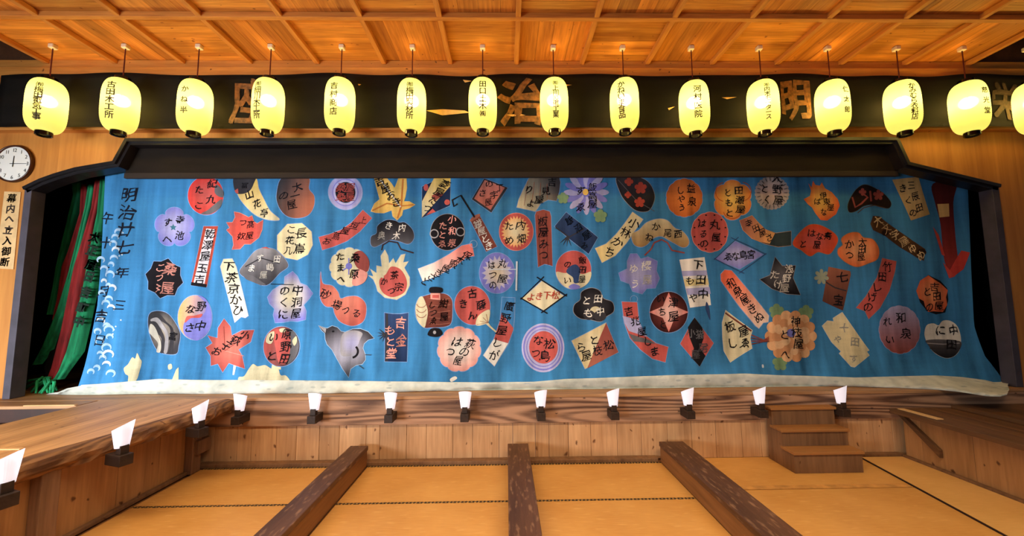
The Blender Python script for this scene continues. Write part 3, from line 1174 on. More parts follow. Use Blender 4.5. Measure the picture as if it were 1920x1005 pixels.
g = []
for i in range(nx + 1):
    x = bx0 + (bx1 - bx0) * i / nx
    zt2 = zt + 0.012 * sin(x * 2.6) + 0.008 * sin(x * 6.1 + 1)
    zb2 = zb + 0.010 * sin(x * 1.3 + 2)
    g.append([bm.verts.new((x, by(x, zb2 + (zt2 - zb2) * j / nz), zb2 + (zt2 - zb2) * j / nz)) for j in range(nz + 1)])
for a, b in zip(g, g[1:]):
    for j in range(nz):
        bm.faces.new((a[j], b[j], b[j + 1], a[j + 1]))
bmesh.ops.solidify(bm, geom=bm.faces[:], thickness=0.004)
part('cloth', bm, M_BANNER, bn, smooth=True)
for ch, px, py, sz, sx, mm in (('座', 470, 191, 0.54, 0.84, M_GOLD), ('治', 979, 191, 0.53, 0.92, M_GOLD), ('明', 1490, 189, 0.49, 0.72, M_GOLD), ('栄', 1886, 190, 0.44, 0.74, M_PALE)):
    c = at_y(px, py, BY)
    bm = bmesh.new()
    V, Fc = text_faces([(ch, 0, 0, sz, 0, 0.05)], 0.028, 0.03)
    vs = [bm.verts.new((c.x + x * sx, by(c.x + x * sx, c.z + z) - 0.008, c.z + z)) for x, z in V]
    for f in Fc:
        bm.faces.new([vs[q] for q in f])
    part('painted_character', bm, mm, bn, 'faded gold brush character' if mm is M_GOLD else 'pale worn brush character')
for pts in ([(800, 208), (830, 205), (872, 208), (880, 212), (830, 217)], [(1252, 203), (1265, 200), (1254, 207)], [(1352, 184), (1380, 183), (1362, 187)],
            [(950, 216), (975, 214), (985, 216), (960, 219)], [(868, 150), (884, 152), (872, 155)], [(1060, 159), (1072, 160), (1060, 162)],
            [(672, 159), (678, 160), (674, 162)]):
    bm = bmesh.new()
    q = [at_y(x, y, BY) for x, y in pts]
    prism(bm, [(v.x, by(v.x, v.z) - 0.009, v.z) for v in q], (0, 0.002, 0))
    part('tear', bm, M_TEAR, bn, 'pale torn spot in the banner')

# ------------------------------------------------------------------ dark valance above the curtain
VY = WALL_Y + 0.075
vl = empty('valance', (0, VY, 3.2), 'dark brown cloth valance hanging straight across the top of the stage opening', 'valance')
bm = bmesh.new()
vz0, vz1 = at_y(960, 331, VY).z, OUTF[6].z - 0.01
vx0, vx1 = OUTF[5].x + 0.02, OUTF[8].x - 0.02
g = []
nx, nz = 200, 8
for i in range(nx + 1):
    x = vx0 + (vx1 - vx0) * i / nx
    amp = 0.006 + 0.012 * max(0, (x - 3.6))
    g.append([])
    for j in range(nz + 1):
        z = vz0 + (vz1 - vz0) * j / nz
        zl = 0
        if j == nz:
            zl = -max(0, OUTF[6].x - x) * 2.5 - max(0, x - OUTF[7].x) * 2.5
        z = max(vz0 + 0.03 * j, z + zl * j / nz)
        g[-1].append(bm.verts.new((x, VY + amp * sin(x * 7 + z * 4) * (j / nz) - (0.012 if j == 0 else 0), z)))
for a, b in zip(g, g[1:]):
    for j in range(nz):
        bm.faces.new((a[j], b[j], b[j + 1], a[j + 1]))
bmesh.ops.solidify(bm, geom=bm.faces[:], thickness=0.012)
part('cloth', bm, M_VALANCE, vl, smooth=True)
bm = bmesh.new()
box(bm, vx0, vx1, VY - 0.016, VY + 0.02, vz0 - 0.012, vz0 + 0.05, 0.006)
part('bottom_rail', bm, M_VALANCE, vl)

# ------------------------------------------------------------------ clock and paper sign on the left wall
cp = at_y(25.5, 307, WALL_Y - 0.02)
ck = empty('wall_clock', (cp.x, WALL_Y - 0.003, cp.z), 'round brown-rimmed wall clock with white dial at the left edge', 'clock')
R = 0.205


def disc(bm, r, y0, y1, seg=48):
    prism(bm, [(cp.x + r * cos(2 * pi * i / seg), y0, cp.z + r * sin(2 * pi * i / seg)) for i in range(seg)], (0, y1 - y0, 0))


bm = bmesh.new()
prof = [(R - 0.018, 0.0), (R, 0.0), (R, 0.028), (R - 0.004, 0.034), (R - 0.012, 0.034), (R - 0.018, 0.026), (R - 0.018, 0.0)]
rings = []
for r, d in prof:
    rings.append([bm.verts.new((cp.x + r * cos(2 * pi * i / 48), WALL_Y - 0.003 - d, cp.z + r * sin(2 * pi * i / 48))) for i in range(48)])
for a, b in zip(rings, rings[1:]):
    for i in range(48):
        bm.faces.new((a[i], a[(i + 1) % 48], b[(i + 1) % 48], b[i]))
part('rim', bm, M_CLOCKRIM, ck, smooth=True)
bm = bmesh.new()
disc(bm, R - 0.0175, WALL_Y - 0.022, WALL_Y - 0.004)
dial = part('dial', bm, M_DIAL, ck)
bm = bmesh.new()
for h in range(1, 13):
    a = radians(90 - 30 * h)
    s = str(h)
    for q, ch in enumerate(s):
        off = (q - (len(s) - 1) / 2) * 0.022
        flat_text(bm, [(ch, cp.x + 0.150 * cos(a) + off, cp.z + 0.150 * sin(a), 0.056, 0, 0)], lambda x, z: (x, WALL_Y - 0.0235, z), 0.0)
part('numerals', bm, M_CLOCKINK, ck, parent=dial)
for nm, ang, ln, w in (('hour_hand', 88 - 0, 0.085, 0.008), ('minute_hand', 0, 0.145, 0.006)):
    a = radians(ang)
    d, nrm = Vector((cos(a), 0, sin(a))), Vector((-sin(a), 0, cos(a)))
    c = Vector((cp.x, WALL_Y - 0.027, cp.z))
    bm = bmesh.new()
    prism(bm, [c - d * 0.035 - nrm * w * .5, c + d * ln - nrm * w * .3, c + d * ln + nrm * w * .3, c - d * 0.035 + nrm * w * .5], (0, 0.002, 0))
    part(nm, bm, M_CLOCKHAND, ck)

sy = WALL_Y - 0.006
q = [at_y(x, y, sy) for x, y in ((8, 359), (39, 360), (25, 505), (-9, 503))]
sg = empty('paper_sign', ((q[0].x + q[1].x) / 2, sy, q[3].z), 'tall narrow aged paper sign with black brush writing below the clock', 'sign')
bm = bmesh.new()
prism(bm, [tuple(v) for v in q], (0, 0.004, 0))
part('sheet', bm, M_SIGN, sg)
bm = bmesh.new()
its = []
for k, ch in enumerate('幕内へ立入御断'):
    f = (k + 0.62) / 7.25
    c = q[0].lerp(q[3], f).lerp(q[1].lerp(q[2], f), 0.5)
    its.append((ch, c.x, c.z, 0.100, random.uniform(-0.08, 0.08), 0.1))
flat_text(bm, its, lambda x, z: (x, sy - 0.0015, z), 0.03)
part('brush_writing', bm, M_SIGNINK, sg)

# ------------------------------------------------------------------ the painted stage curtain
CY = 4.27


def lerp_tab(tab, x):
    if x <= tab[0][0]:
        return tab[0][1]
    for (a, b), (c, d) in zip(tab, tab[1:]):
        if x <= c:
            return b + (d - b) * (x - a) / (c - a)
    return tab[-1][1]


def cy(x, z):                   # depth of the cloth: soft upright folds, deeper towards its ends
    a = 0.004 + 0.004 * max(0.0, min(1.0, (z - 0.8) / 2.0)) + 0.010 * max(0.0, min(1.0, (x - 4.5) / 0.5)) + 0.006 * max(0.0, min(1.0, (-4.1 - x) / 0.4))
    y = CY + a * (0.6 * sin(x * 10.5 + 0.8 * sin(x * 2.1)) + 0.4 * sin(x * 17.0 + 1.3 + 0.5 * sin(z * 1.3)) + 0.5 * sin(x * 3.3 + 0.4))
    if z < 1.25:
        y -= 0.05 * ((1.25 - z) / 0.5) ** 2
    return y


GX, GZ = 0.03, 0.08


class Dyed:
    """Collects flat layers of dye on the curtain and wraps them over its folds."""
    def __init__(self):
        self.V, self.F, self.C, self.layer = [], [], [], 0

    def add(self, v2, faces, colf, eps):
        bm = bmesh.new()
        vs = [bm.verts.new((x, 0, z)) for x, z in v2]
        for f in faces:
            try:
                bm.faces.new([vs[i] for i in f])
            except ValueError:
                pass
        xs, zs = [v[0] for v in v2], [v[1] for v in v2]
        k = math.ceil(min(xs) / GX)
        while k * GX < max(xs):
            bmesh.ops.bisect_plane(bm, geom=bm.verts[:] + bm.edges[:] + bm.faces[:], dist=1e-6, plane_co=(k * GX, 0, 0), plane_no=(1, 0, 0))
            k += 1
        k = math.ceil(min(zs) / GZ)
        while k * GZ < max(zs):
            bmesh.ops.bisect_plane(bm, geom=bm.verts[:] + bm.edges[:] + bm.faces[:], dist=1e-6, plane_co=(0, 0, k * GZ), plane_no=(0, 0, 1))
            k += 1
        bm.verts.index_update()
        o = len(self.V)
        for v in bm.verts:
            x, z = v.co.x, v.co.z
            self.V.append((x, cloth_y(x, z) - eps, z))
            self.C.append(colf(x, z))
        for f in bm.faces:
            self.F.append([o + v.index for v in f.verts])
        bm.free()

    def build(self, name, parent, off, label=None):
        me = bpy.data.meshes.new(name)
        me.from_pydata([tuple(Vector(v) - Vector(off)) for v in self.V], [], self.F)
        at = me.attributes.new('dye', 'FLOAT_COLOR', 'POINT')
        flat = []
        for c in self.C:
            flat += list(lin(c)) + [1.0]
        at.data.foreach_set('color', flat)
        me.materials.append(M_CLOTH)
        o = bpy.data.objects.new(name, me)
        COL.objects.link(o)
        o.parent = parent
        if label:
            o['label'] = label
        return o


def cloth_y(x, z):              # same piecewise-linear surface as the cloth grid
    i = math.floor(x / GX)
    f = x / GX - i
    j = math.floor(z / GZ)
    h = z / GZ - j
    c = lambda a, b: cy(a * GX, b * GZ)
    return (c(i, j) * (1 - f) + c(i + 1, j) * f) * (1 - h) + (c(i, j + 1) * (1 - f) + c(i + 1, j + 1) * f) * h


ct = empty('stage_curtain', (0, CY, STAGE_Z), 'huge blue cotton stage curtain painted with crests and calligraphy', 'curtain')
EDGE_L = [(0.0, -4.60), (0.75, at_y(157, 722, CY).x), (1.15, at_y(168, 645, CY).x), (1.6, at_y(184, 560, CY).x), (2.1, at_y(192, 470, CY).x), (3.2, at_y(197, 335, CY).x)]
EDGE_R = [(0.0, 5.40), (0.70, at_y(1872, 712, CY).x), (0.95, at_y(1840, 668, CY).x), (1.3, at_y(1822, 600, CY).x), (1.9, at_y(1816, 500, CY).x), (3.2, at_y(1812, 335, CY).x)]
HEMTOP = [(155, 722), (200, 719), (240, 716), (300, 711), (360, 713), (480, 713), (600, 714), (700, 715), (900, 717), (1000, 716), (1060, 711), (1150, 708), (1250, 704),
          (1310, 703), (1400, 701), (1460, 704), (1520, 705), (1600, 708), (1680, 706), (1750, 704), (1800, 707), (1840, 712), (1875, 722), (1890, 735)]
HEMBOT = [(155, 726), (200, 731), (300, 738), (370, 739), (480, 738), (600, 738), (700, 736), (900, 731), (1100, 727), (1200, 723), (1300, 722), (1400, 721), (1500, 723),
          (1600, 725), (1700, 728), (1760, 731), (1800, 735), (1850, 743), (1875, 744), (1890, 740)]
hem_z = [(at_y(x, y, CY - 0.04).x, max(STAGE_Z + 0.03, at_y(x, y, CY - 0.04).z)) for x, y in HEMTOP]
bm = bmesh.new()
BLUE = (58, 122, 172)
ZT = 3.12
i0, i1 = math.floor(-4.7 / GX), math.ceil(5.5 / GX)
zs = [0.0] + [GZ * k for k in range(11, int(ZT / GZ) + 1)]
V, Fq, Cc, idx = [], [], [], {}
for i in range(i0, i1 + 1):
    for k, z in enumerate(zs):
        x = i * GX
        zz = lerp_tab(hem_z, x) - 0.015 if k == 0 else z
        xe = max(lerp_tab(EDGE_L, zz), min(lerp_tab(EDGE_R, zz), x))
        idx[i, k] = len(V)
        V.append((xe, cloth_y(xe, zz), zz))
        Cc.append(BLUE)
for i in range(i0, i1):
    for k in range(len(zs) - 1):
        q = [idx[i, k], idx[i + 1, k], idx[i + 1, k + 1], idx[i, k + 1]]
        if abs(V[q[0]][0] - V[q[1]][0]) < 1e-6 and abs(V[q[2]][0] - V[q[3]][0]) < 1e-6:
            continue
        Fq.append(q)
D = Dyed()
D.V, D.F, D.C = V, Fq, Cc
D.build('cloth', ct, ct.location)

# cream hem lying forward on the stage
bm = bmesh.new()
prev = None
random.seed(11)
for k in range(0, 401):
    px = 155 + (1888 - 155) * k / 400
    yt, yb = lerp_tab(HEMTOP, px), lerp_tab(HEMBOT, px)
    a = at_y(px, yt, CY - 0.04)
    a.x = max(lerp_tab(EDGE_L, a.z), a.x)
    a.z = max(a.z, STAGE_Z + 0.03)
    b = at_z(px, yb, STAGE_Z + 0.004)
    b.y = min(b.y, CY - 0.02)
    a.y = cloth_y(a.x, a.z) - 0.003
    wob = 0.006 * sin(px * 0.11) + 0.005 * sin(px * 0.043 + 2) + 0.004 * sin(px * 0.23)
    m1 = a.lerp(b, 0.35) + Vector((0, -0.012 + wob, 0.006))
    m2 = a.lerp(b, 0.62) + Vector((0, -0.010 - wob * .7, -0.004 + wob))
    m3 = a.lerp(b, 0.86) + Vector((0, -0.012, 0.010 + wob))
    un = Vector((b.x, b.y + 0.02, STAGE_Z + 0.003))
    ring = [bm.verts.new(p) for p in (a + Vector((0, 0.0, 0.004)), a + Vector((0, -0.008, -0.004)), m1, m2, m3, b, un, Vector((a.x, a.y, STAGE_Z + 0.003)))]
    if prev:
        for q in range(len(ring) - 1):
            bm.faces.new((prev[q], prev[q + 1], ring[q + 1], ring[q]))
    prev = ring
part('hem', bm, M_HEM, ct, 'cream faded hem lying on the stage floor', smooth=True)

# ---- drawing language: points in enlarged-photo units of a region, carried onto the cloth plane
REG = {'A': (160, 320, 5.025), 'B': (160, 500, 4.1875), 'C': (420, 320, 5.025), 'D': (420, 500, 4.1875), 'E': (680, 320, 5.025), 'F': (680, 500, 4.1875),
       'G': (940, 320, 5.025), 'H': (940, 500, 4.1875), 'I': (1200, 320, 5.025), 'J': (1200, 500, 4.1875), 'K': (1480, 320, 5.025), 'L': (1480, 500, 4.1875), 'P': (0, 0, 1.0)}
PAL = {'R': (184, 86, 80), 'C': (206, 196, 160), 'K': (26, 24, 28), 'P': (118, 118, 190), 'q': (168, 166, 204), 'B': (112, 60, 50), 'b': (150, 92, 76), 'k': (218, 148, 134),
       'G': (96, 94, 98), 'g': (154, 150, 152), 'W': (228, 222, 210), 'Y': (224, 184, 92), 'O': (212, 124, 60), 'o': (232, 170, 104), 'N': (30, 44, 74), 'T': (60, 110, 130),
       'e': (120, 150, 110), 'd': (56, 54, 58), 'S': (158, 186, 214), 'h': (126, 158, 204), 'V': (160, 66, 52), 'n': (50, 70, 110), 'w': (196, 206, 214), 'u': (66, 124, 176), 'm': (140, 70, 64)}


def el(cx, cy_, rx, ry=None, n=44, rot=0.0):
    ry = ry or rx
    c, s = cos(radians(rot)), sin(radians(rot))
    return [(cx + rx * cos(2 * pi * i / n) * c - ry * sin(2 * pi * i / n) * s, cy_ + rx * cos(2 * pi * i / n) * s + ry * sin(2 * pi * i / n) * c) for i in range(n)]


def fl(cx, cy_, r, n, d, rot=-90.0, ry=None, pt=False):
    """Scalloped (or pointed) flower outline with n petals, notch depth d."""
    out = []
    ry = ry or r
    m = n * 12
    for i in range(m):
        a = 2 * pi * i / m
        q = abs(cos(n * a / 2))
        q = q ** 2.2 if pt else q ** 0.6
        k = 1 - d + d * q
        out.append((cx + r * k * cos(a + radians(rot)), cy_ + ry * k * sin(a + radians(rot))))
    return out


def star(cx, cy_, r0, r1, n, rot=-90.0, ry=1.0):
    return [(cx + (r0 if i % 2 == 0 else r1) * cos(pi * i / n + radians(rot)), cy_ + ry * (r0 if i % 2 == 0 else r1) * sin(pi * i / n + radians(rot))) for i in range(2 * n)]


def sm(pts, k=5):               # closed Catmull-Rom smoothing
    out, n = [], len(pts)
    for i in range(n):
        p0, p1, p2, p3 = pts[i - 1], pts[i], pts[(i + 1) % n], pts[(i + 2) % n]
        for j in range(k):
            t = j / k
            out.append(tuple(0.5 * (2 * b + (c - a) * t + (2 * a - 5 * b + 4 * c - d) * t * t + (3 * b - a - 3 * c + d) * t ** 3) for a, b, c, d in zip(p0, p1, p2, p3)))
    return out


def band(pts, w):               # ribbon of width w (or list of widths) along a line of points
    L_, R_ = [], []
    n = len(pts)
    for i, p in enumerate(pts):
        a, b = pts[max(0, i - 1)], pts[min(n - 1, i + 1)]
        dx, dy = b[0] - a[0], b[1] - a[1]
        ln = sqrt(dx * dx + dy * dy) or 1
        ww = (w[i] if isinstance(w, (list, tuple)) else w) / 2
        L_.append((p[0] - dy / ln * ww, p[1] + dx / ln * ww))
        R_.append((p[0] + dy / ln * ww, p[1] - dx / ln * ww))
    return L_ + R_[::-1]


def arc(cx, cy_, r, a0, a1, w, n=12, ry=1.0):
    return band([(cx + r * cos(radians(a0 + (a1 - a0) * i / n)), cy_ + ry * r * sin(radians(a0 + (a1 - a0) * i / n))) for i in range(n + 1)], w)


def area2(p):
    return sum(p[i - 1][0] * p[i][1] - p[i][0] * p[i - 1][1] for i in range(len(p)))


def grow(p, d):
    s = 1 if area2(p) > 0 else -1
    out, n = [], len(p)
    for i in range(n):
        a, b, c = p[i - 1], p[i], p[(i + 1) % n]
        n1 = (b[1] - a[1], a[0] - b[0])
        n2 = (c[1] - b[1], b[0] - c[0])
        l1, l2 = sqrt(n1[0] ** 2 + n1[1] ** 2) or 1, sqrt(n2[0] ** 2 + n2[1] ** 2) or 1
        m = (n1[0] / l1 + n2[0] / l2, n1[1] / l1 + n2[1] / l2)
        lm = sqrt(m[0] ** 2 + m[1] ** 2) or 1
        out.append((b[0] + s * d * m[0] / lm, b[1] + s * d * m[1] / lm))
    return out


def mixt(a, b, f):
    f = max(0.0, min(1.0, f))
    return tuple(x + (y - x) * f for x, y in zip(a, b))


def C_(c):
    return PAL[c] if isinstance(c, str) else c


motif_count = [0]


def M(reg, name, label, *layers, halo='h', hw=5):
    """One painted crest. layers: ('p', pts, col) fill; ('l', pts, w, col) line; ('t', text, u0, v0, u1, v1, size, col[, rot]) writing."""
    ox, oy, sc = REG[reg]
    toP = lambda u, v: at_y(ox + u / sc, oy + v / sc, CY)
    D = Dyed()
    eps = 0.0016 + 0.0003 * (motif_count[0] % 3)
    motif_count[0] += 1
    lay = list(layers)
    if halo:
        lay.insert(0, ('p', grow(lay[0][1], hw), halo))
    for l in lay:
        if l[0] in 'pl':
            pts = band(l[1], l[2]) if l[0] == 'l' else l[1]
            col = l[3] if l[0] == 'l' else l[2]
            w3 = [toP(u, v) for u, v in pts]
            v2 = [(p.x, p.z) for p in w3]
            if area2(v2) < 0:
                v2 = v2[::-1]
            tris = tessellate_polygon([[Vector((x, z, 0)) for x, z in v2]])
            xs, zs_ = [a for a, b in v2], [b for a, b in v2]
            cx, cz = (min(xs) + max(xs)) / 2, (min(zs_) + max(zs_)) / 2
            hx, hz = (max(xs) - min(xs)) / 2 + 1e-6, (max(zs_) - min(zs_)) / 2 + 1e-6
            if isinstance(col, tuple) and col[0] == 'r':
                c0, c1 = C_(col[1]), C_(col[2])
                colf = lambda x, z: mixt(c0, c1, sqrt(((x - cx) / hx) ** 2 + ((z - cz) / hz) ** 2) ** 1.6)
            elif isinstance(col, tuple) and col[0] == 'l':
                c0, c1 = C_(col[1]), C_(col[2])
                dx, dz = cos(radians(col[3])), -sin(radians(col[3]))
                colf = lambda x, z: mixt(c0, c1, 0.5 + 0.5 * ((x - cx) / hx * dx + (z - cz) / hz * dz))
            else:
                cc = C_(col)
                colf = lambda x, z: cc
            D.add(v2, tris, colf, eps)
        else:
            s, u0, v0, u1, v1, size, col = l[1:8]
            rot = l[8] if len(l) > 8 else 0.0
            n = len(s)
            items = []
            for i, ch in enumerate(s):
                f = i / (n - 1) if n > 1 else 0.5
                p = toP(u0 + (u1 - u0) * f, v0 + (v1 - v0) * f)
                q = toP(u0 + (u1 - u0) * f + 1, v0 + (v1 - v0) * f)
                items.append((ch, p.x, p.z, size * 1.03 * (q.x - p.x), radians(-rot + random.uniform(-5, 5)), 0.12))
            v2, fs = text_faces(items, 0.010, 0.045)
            cc = C_(col)
            D.add(v2, fs, lambda x, z: cc, eps)
        eps += min(0.0011, 0.009 / len(lay))
    return D.build(name, ct, ct.location, label)


def petals(cx, cy_, r0, r1, w, n, rot=0.0, ry=1.0):
    out = []
    for i in range(n):
        a = radians(rot) + 2 * pi * i / n
        m = (r0 + r1) / 2
        out.append(el(cx + m * cos(a), cy_ + ry * m * sin(a), (r1 - r0) / 2, w / 2, 14, math.degrees(a)))
    return out


# ---- left end: date column, wave pattern and worn spots
for txt, u0, v0, u1, v1, sz in (('明治廿七', 418, 232, 375, 720, 150), ('午十一月吉日', 214, 450, 138, 1600, 118), ('年三', 355, 960, 330, 1270, 110)):
    for i_, ch in enumerate(txt):
        f_ = i_ / (len(txt) - 1)
        u, v = u0 + (u1 - u0) * f_, v0 + (v1 - v0) * f_
        M('A', 'painted_character', 'black brush character of the date at the left end', ('t', ch, u, v, u, v, sz, (24, 28, 40)), halo=None)
waves = []
random.seed(3)
for (x, y, r) in [(224, 436, 9), (218, 446, 8), (214, 458, 9), (219, 470, 8), (190, 488, 9), (216, 486, 8), (210, 497, 8), (196, 505, 8), (208, 516, 9), (212, 541, 9), (205, 536, 7),
                  (206, 562, 9), (200, 570, 8), (210, 578, 8), (190, 602, 8), (206, 618, 10), (202, 612, 8), (208, 632, 8), (188, 640, 8), (202, 652, 9), (206, 665, 10), (196, 672, 8),
                  (204, 684, 9), (214, 700, 11), (176, 697, 8), (186, 690, 8), (190, 664, 7), (184, 622, 7), (196, 590, 7), (192, 550, 7), (196, 528, 7)]:
    waves.append(('p', arc(x, y, r * random.uniform(0.65, 1.0), -200 + random.uniform(-30, 30), random.uniform(0, 60), [1.5, 2.5, 3.4, 4.4, 4.8, 4.8, 4.4, 4, 3.2, 2.2, 1], 10, 0.8), random.choice(('w', (150, 180, 206), 'S'))))
for (x, y) in [(233, 437), (206, 450), (226, 480), (231, 478), (222, 510), (228, 600), (216, 618), (214, 626), (219, 612)]:
    waves.append(('p', el(x, y, 1.4, 1.4, 8), 'w'))
for w_ in waves:
    M('P', 'painted_wave', 'white curling wave stroke down the left edge', w_, halo=None)
worn = [('p', sm([(236, 690), (243, 682), (249, 670), (255, 672), (258, 662), (264, 672), (268, 678), (266, 695), (262, 712), (248, 715), (246, 704), (240, 700)]), 'C'),
        ('p', sm([(452, 716), (452, 706), (462, 704), (470, 690), (477, 682), (486, 686), (500, 684), (512, 690), (520, 684), (525, 690), (530, 702), (540, 703), (549, 714), (546, 722), (452, 722)]), 'C'),
        ('p', [(334, 692), (338, 688), (341, 714), (328, 714)], 'C'), ('p', sm([(318, 684), (324, 682), (326, 690), (320, 692)]), 'C'),
        ('p', [(440, 684), (445, 685), (443, 702), (440, 702)], 'w'), ('p', sm([(845, 709), (854, 704), (858, 708), (848, 714)]), 'W'),
        ('p', [(513, 678), (528, 680), (530, 692), (512, 690)], 'C'), ('p', sm([(1425, 683), (1428, 683), (1428, 688), (1425, 688)]), 'w')]
for w_, place in zip(worn, ('lower left', 'below the mottled drum', 'between shell and maple leaf', 'small, right of the shell', 'streak under the maple leaf', 'under the pink scallop', 'on the mottled drum', 'left of the peach chrysanthemum')):
    M('P', 'worn_spot', 'cream worn spot ' + place, w_, halo=None)

# ---- crests, left to right
M('A', 'plum_blossom', 'purple plum blossom crest', ('p', fl(840, 535, 190, 5, .24), ('r', 'q', 'P')), ('p', star(830, 535, 34, 16, 5), 'T'),
  ('t', '寺池', 893, 465, 890, 610, 88, 'K'), ('t', 'すへ', 780, 490, 775, 650, 84, 'K'))
M('A', 'red_disc', 'red disc crest with grey rocky right side', ('p', el(1135, 235, 168, 180), ('r', 'R', (206, 60, 54))),
  ('p', sm([(1230, 130), (1300, 190), (1300, 250), (1250, 240), (1215, 200)]), 'G'), ('p', sm([(1290, 270), (1270, 350), (1170, 408), (1090, 405), (1150, 370), (1210, 320)]), 'G'),
  ('t', '紀九', 1195, 120, 1180, 270, 88, 'K'), ('t', 'たこ', 1075, 180, 1072, 330, 80, 'K'))
M('P', 'tall_tablet', 'tall white tablet crest with red border', ('p', [(381, 424), (409, 424), (387, 538), (358, 535)], 'V'), ('p', [(386, 428), (403, 430), (383, 532), (363, 530)], (208, 202, 206)),
  ('p', [(359, 529), (387, 533), (386, 539), (358, 535)], 'K'), ('t', '乾澤屋玉吉', 394, 438, 374, 524, 19, 'K'), halo='h', hw=1)
M('B', 'dark_octagon', 'black scalloped octagon crest with red writing', ('p', star(620, 92, 152, 128, 8, -78, 1.05), 'K'), ('t', '桑屋', 668, 20, 645, 170, 105, 'k'), ('t', 'こつ〻', 592, 10, 575, 165, 70, 'k'))
M('B', 'clam_shell', 'grey brown ribbed clam shell crest', ('p', sm([(500, 380), (560, 348), (640, 365), (700, 430), (745, 520), (735, 620), (715, 685), (600, 675), (545, 620), (500, 500)]), ('r', (150, 140, 128), 'd')),
  *[('p', sm([(x0, 665), (x0 + 10, 560 - d), (x0 - 40, 500 - d), (520 + d * .4, 470 - d), (515, 430 - d * .5), (560 + d * .3, 430 - d), (600 + d * .6, 490 - d), (x0 + 34, 560 - d), (x0 + 30, 668)]), c) for x0, d, c in ((660, 60, 'd'), (620, 30, 'g'), (590, -5, 'd'), (565, -40, (190, 184, 170)))],
  ('t', '富', 690, 545, 690, 545, 66, 'K'))
M('B', 'comma_swirl', 'cream and purple comma swirl crest', ('p', el(862, 400, 133, 175), ('l', 'o', 'P', 0)), ('p', sm([(880, 225), (950, 260), (994, 380), (975, 490), (900, 570), (850, 575), (780, 530), (775, 450), (820, 400), (900, 390), (945, 340), (930, 270)]), 'P'),
  ('p', sm([(785, 440), (800, 390), (850, 385), (915, 370), (900, 400), (830, 405)]), 'R'), ('t', '野中', 908, 315, 902, 465, 84, 'K'), ('t', 'なさ', 828, 335, 820, 480, 74, 'K'))
M('B', 'maple_leaf', 'dusty red maple leaf crest', ('p', [(1092, 408), (1140, 470), (1150, 540), (1230, 500), (1328, 496), (1300, 590), (1205, 650), (1235, 700), (1265, 798), (1190, 775), (1135, 755), (1095, 825), (1052, 760), (998, 775), (990, 700), (945, 635), (1000, 600), (960, 540), (1040, 560), (1045, 480)], ('r', (196, 110, 96), (158, 70, 64))),
  ('l', [(1100, 660), (1250, 700)], 4, (214, 140, 126)), ('l', [(1100, 660), (1090, 470)], 4, (150, 66, 60)), ('l', [(1100, 660), (1290, 520)], 4, (150, 66, 60)),
  ('t', '小萩子お', 1255, 535, 1040, 665, 74, 'K', 30))
M('P', 'cream_poem_card', 'long cream poem card crest', ('p', [(414, 500), (420, 486), (436, 485), (443, 500), (466, 592), (460, 596), (452, 594), (440, 605)], ('l', 'C', 'W', 90)), ('t', '下茶京かひ', 430, 500, 447, 582, 21, 'K'), hw=1)
M('C', 'ox_horn', 'yellow horn crest with black tip', ('p', sm([(110, 60), (290, 60), (330, 170), (380, 270), (440, 380), (528, 462), (420, 465), (300, 420), (200, 330), (130, 220)]), ('l', 'Y', 'C', 90)),
  ('p', sm([(105, 50), (290, 50), (280, 120), (240, 190), (170, 220), (110, 200)]), 'd'), ('p', [(105, 190), (135, 170), (140, 215), (118, 215)], 'R'), ('t', '山花亭', 240, 225, 385, 400, 86, 'K', -20), ('t', '富', 195, 140, 195, 140, 60, 'K'))
M('C', 'round_bell', 'round brown and black shaded crest', ('p', sm([(560, 60), (790, 60), (800, 170), (850, 240), (845, 340), (790, 420), (690, 448), (590, 425), (520, 340), (500, 220)]), ('l', 'd', (176, 104, 78), 20)),
  ('t', '大一屋', 695, 155, 640, 320, 95, 'K', -20), ('t', 'の', 565, 240, 565, 240, 90, 'K'))
M('C', 'lavender_rings', 'black disc with red writing in lavender rings', ('p', el(1145, 205, 158, 162), ('r', 'P', 'q')), ('p', el(1145, 205, 120, 128), 'P'), ('p', el(1145, 205, 112, 120), 'q'), ('p', el(1145, 205, 92, 98), 'K'),
  ('t', '桑桑', 1105, 160, 1105, 250, 92, 'R'), ('t', '屋屋', 1188, 160, 1188, 250, 92, 'R'))
M('C', 'flame_leaf', 'small red flame shaped crest', ('p', [(100, 390), (150, 400), (230, 440), (262, 425), (280, 480), (315, 500), (372, 468), (360, 560), (330, 630), (250, 690), (190, 690), (150, 735), (80, 742), (95, 700), (85, 620), (30, 560), (60, 540), (30, 490), (85, 490), (110, 440)], ('r', (220, 84, 70), 'R')),
  ('t', '髙屋', 252, 505, 240, 615, 78, 'K'), ('t', 'つ奴', 178, 490, 165, 615, 74, 'K'), halo='k')
M('C', 'cream_octagon', 'cream octagon crest', ('p', [(600, 505), (735, 495), (825, 575), (836, 700), (790, 790), (690, 842), (580, 820), (505, 745), (505, 610)], ('r', 'C', (232, 214, 164))),
  ('t', '長嶌', 728, 590, 712, 735, 105, 'K'), ('t', 'こ花几', 638, 560, 610, 755, 80, 'K'))
M('C', 'red_ribbon', 'curved red ribbon crest rising to the right', ('p', band([(912, 688), (1010, 660), (1130, 610), (1240, 530), (1350, 408)], [128, 122, 118, 116, 116]), 'R'),
  ('t', '上垣屋蔦お', 1310, 465, 975, 665, 78, 'K', 15))
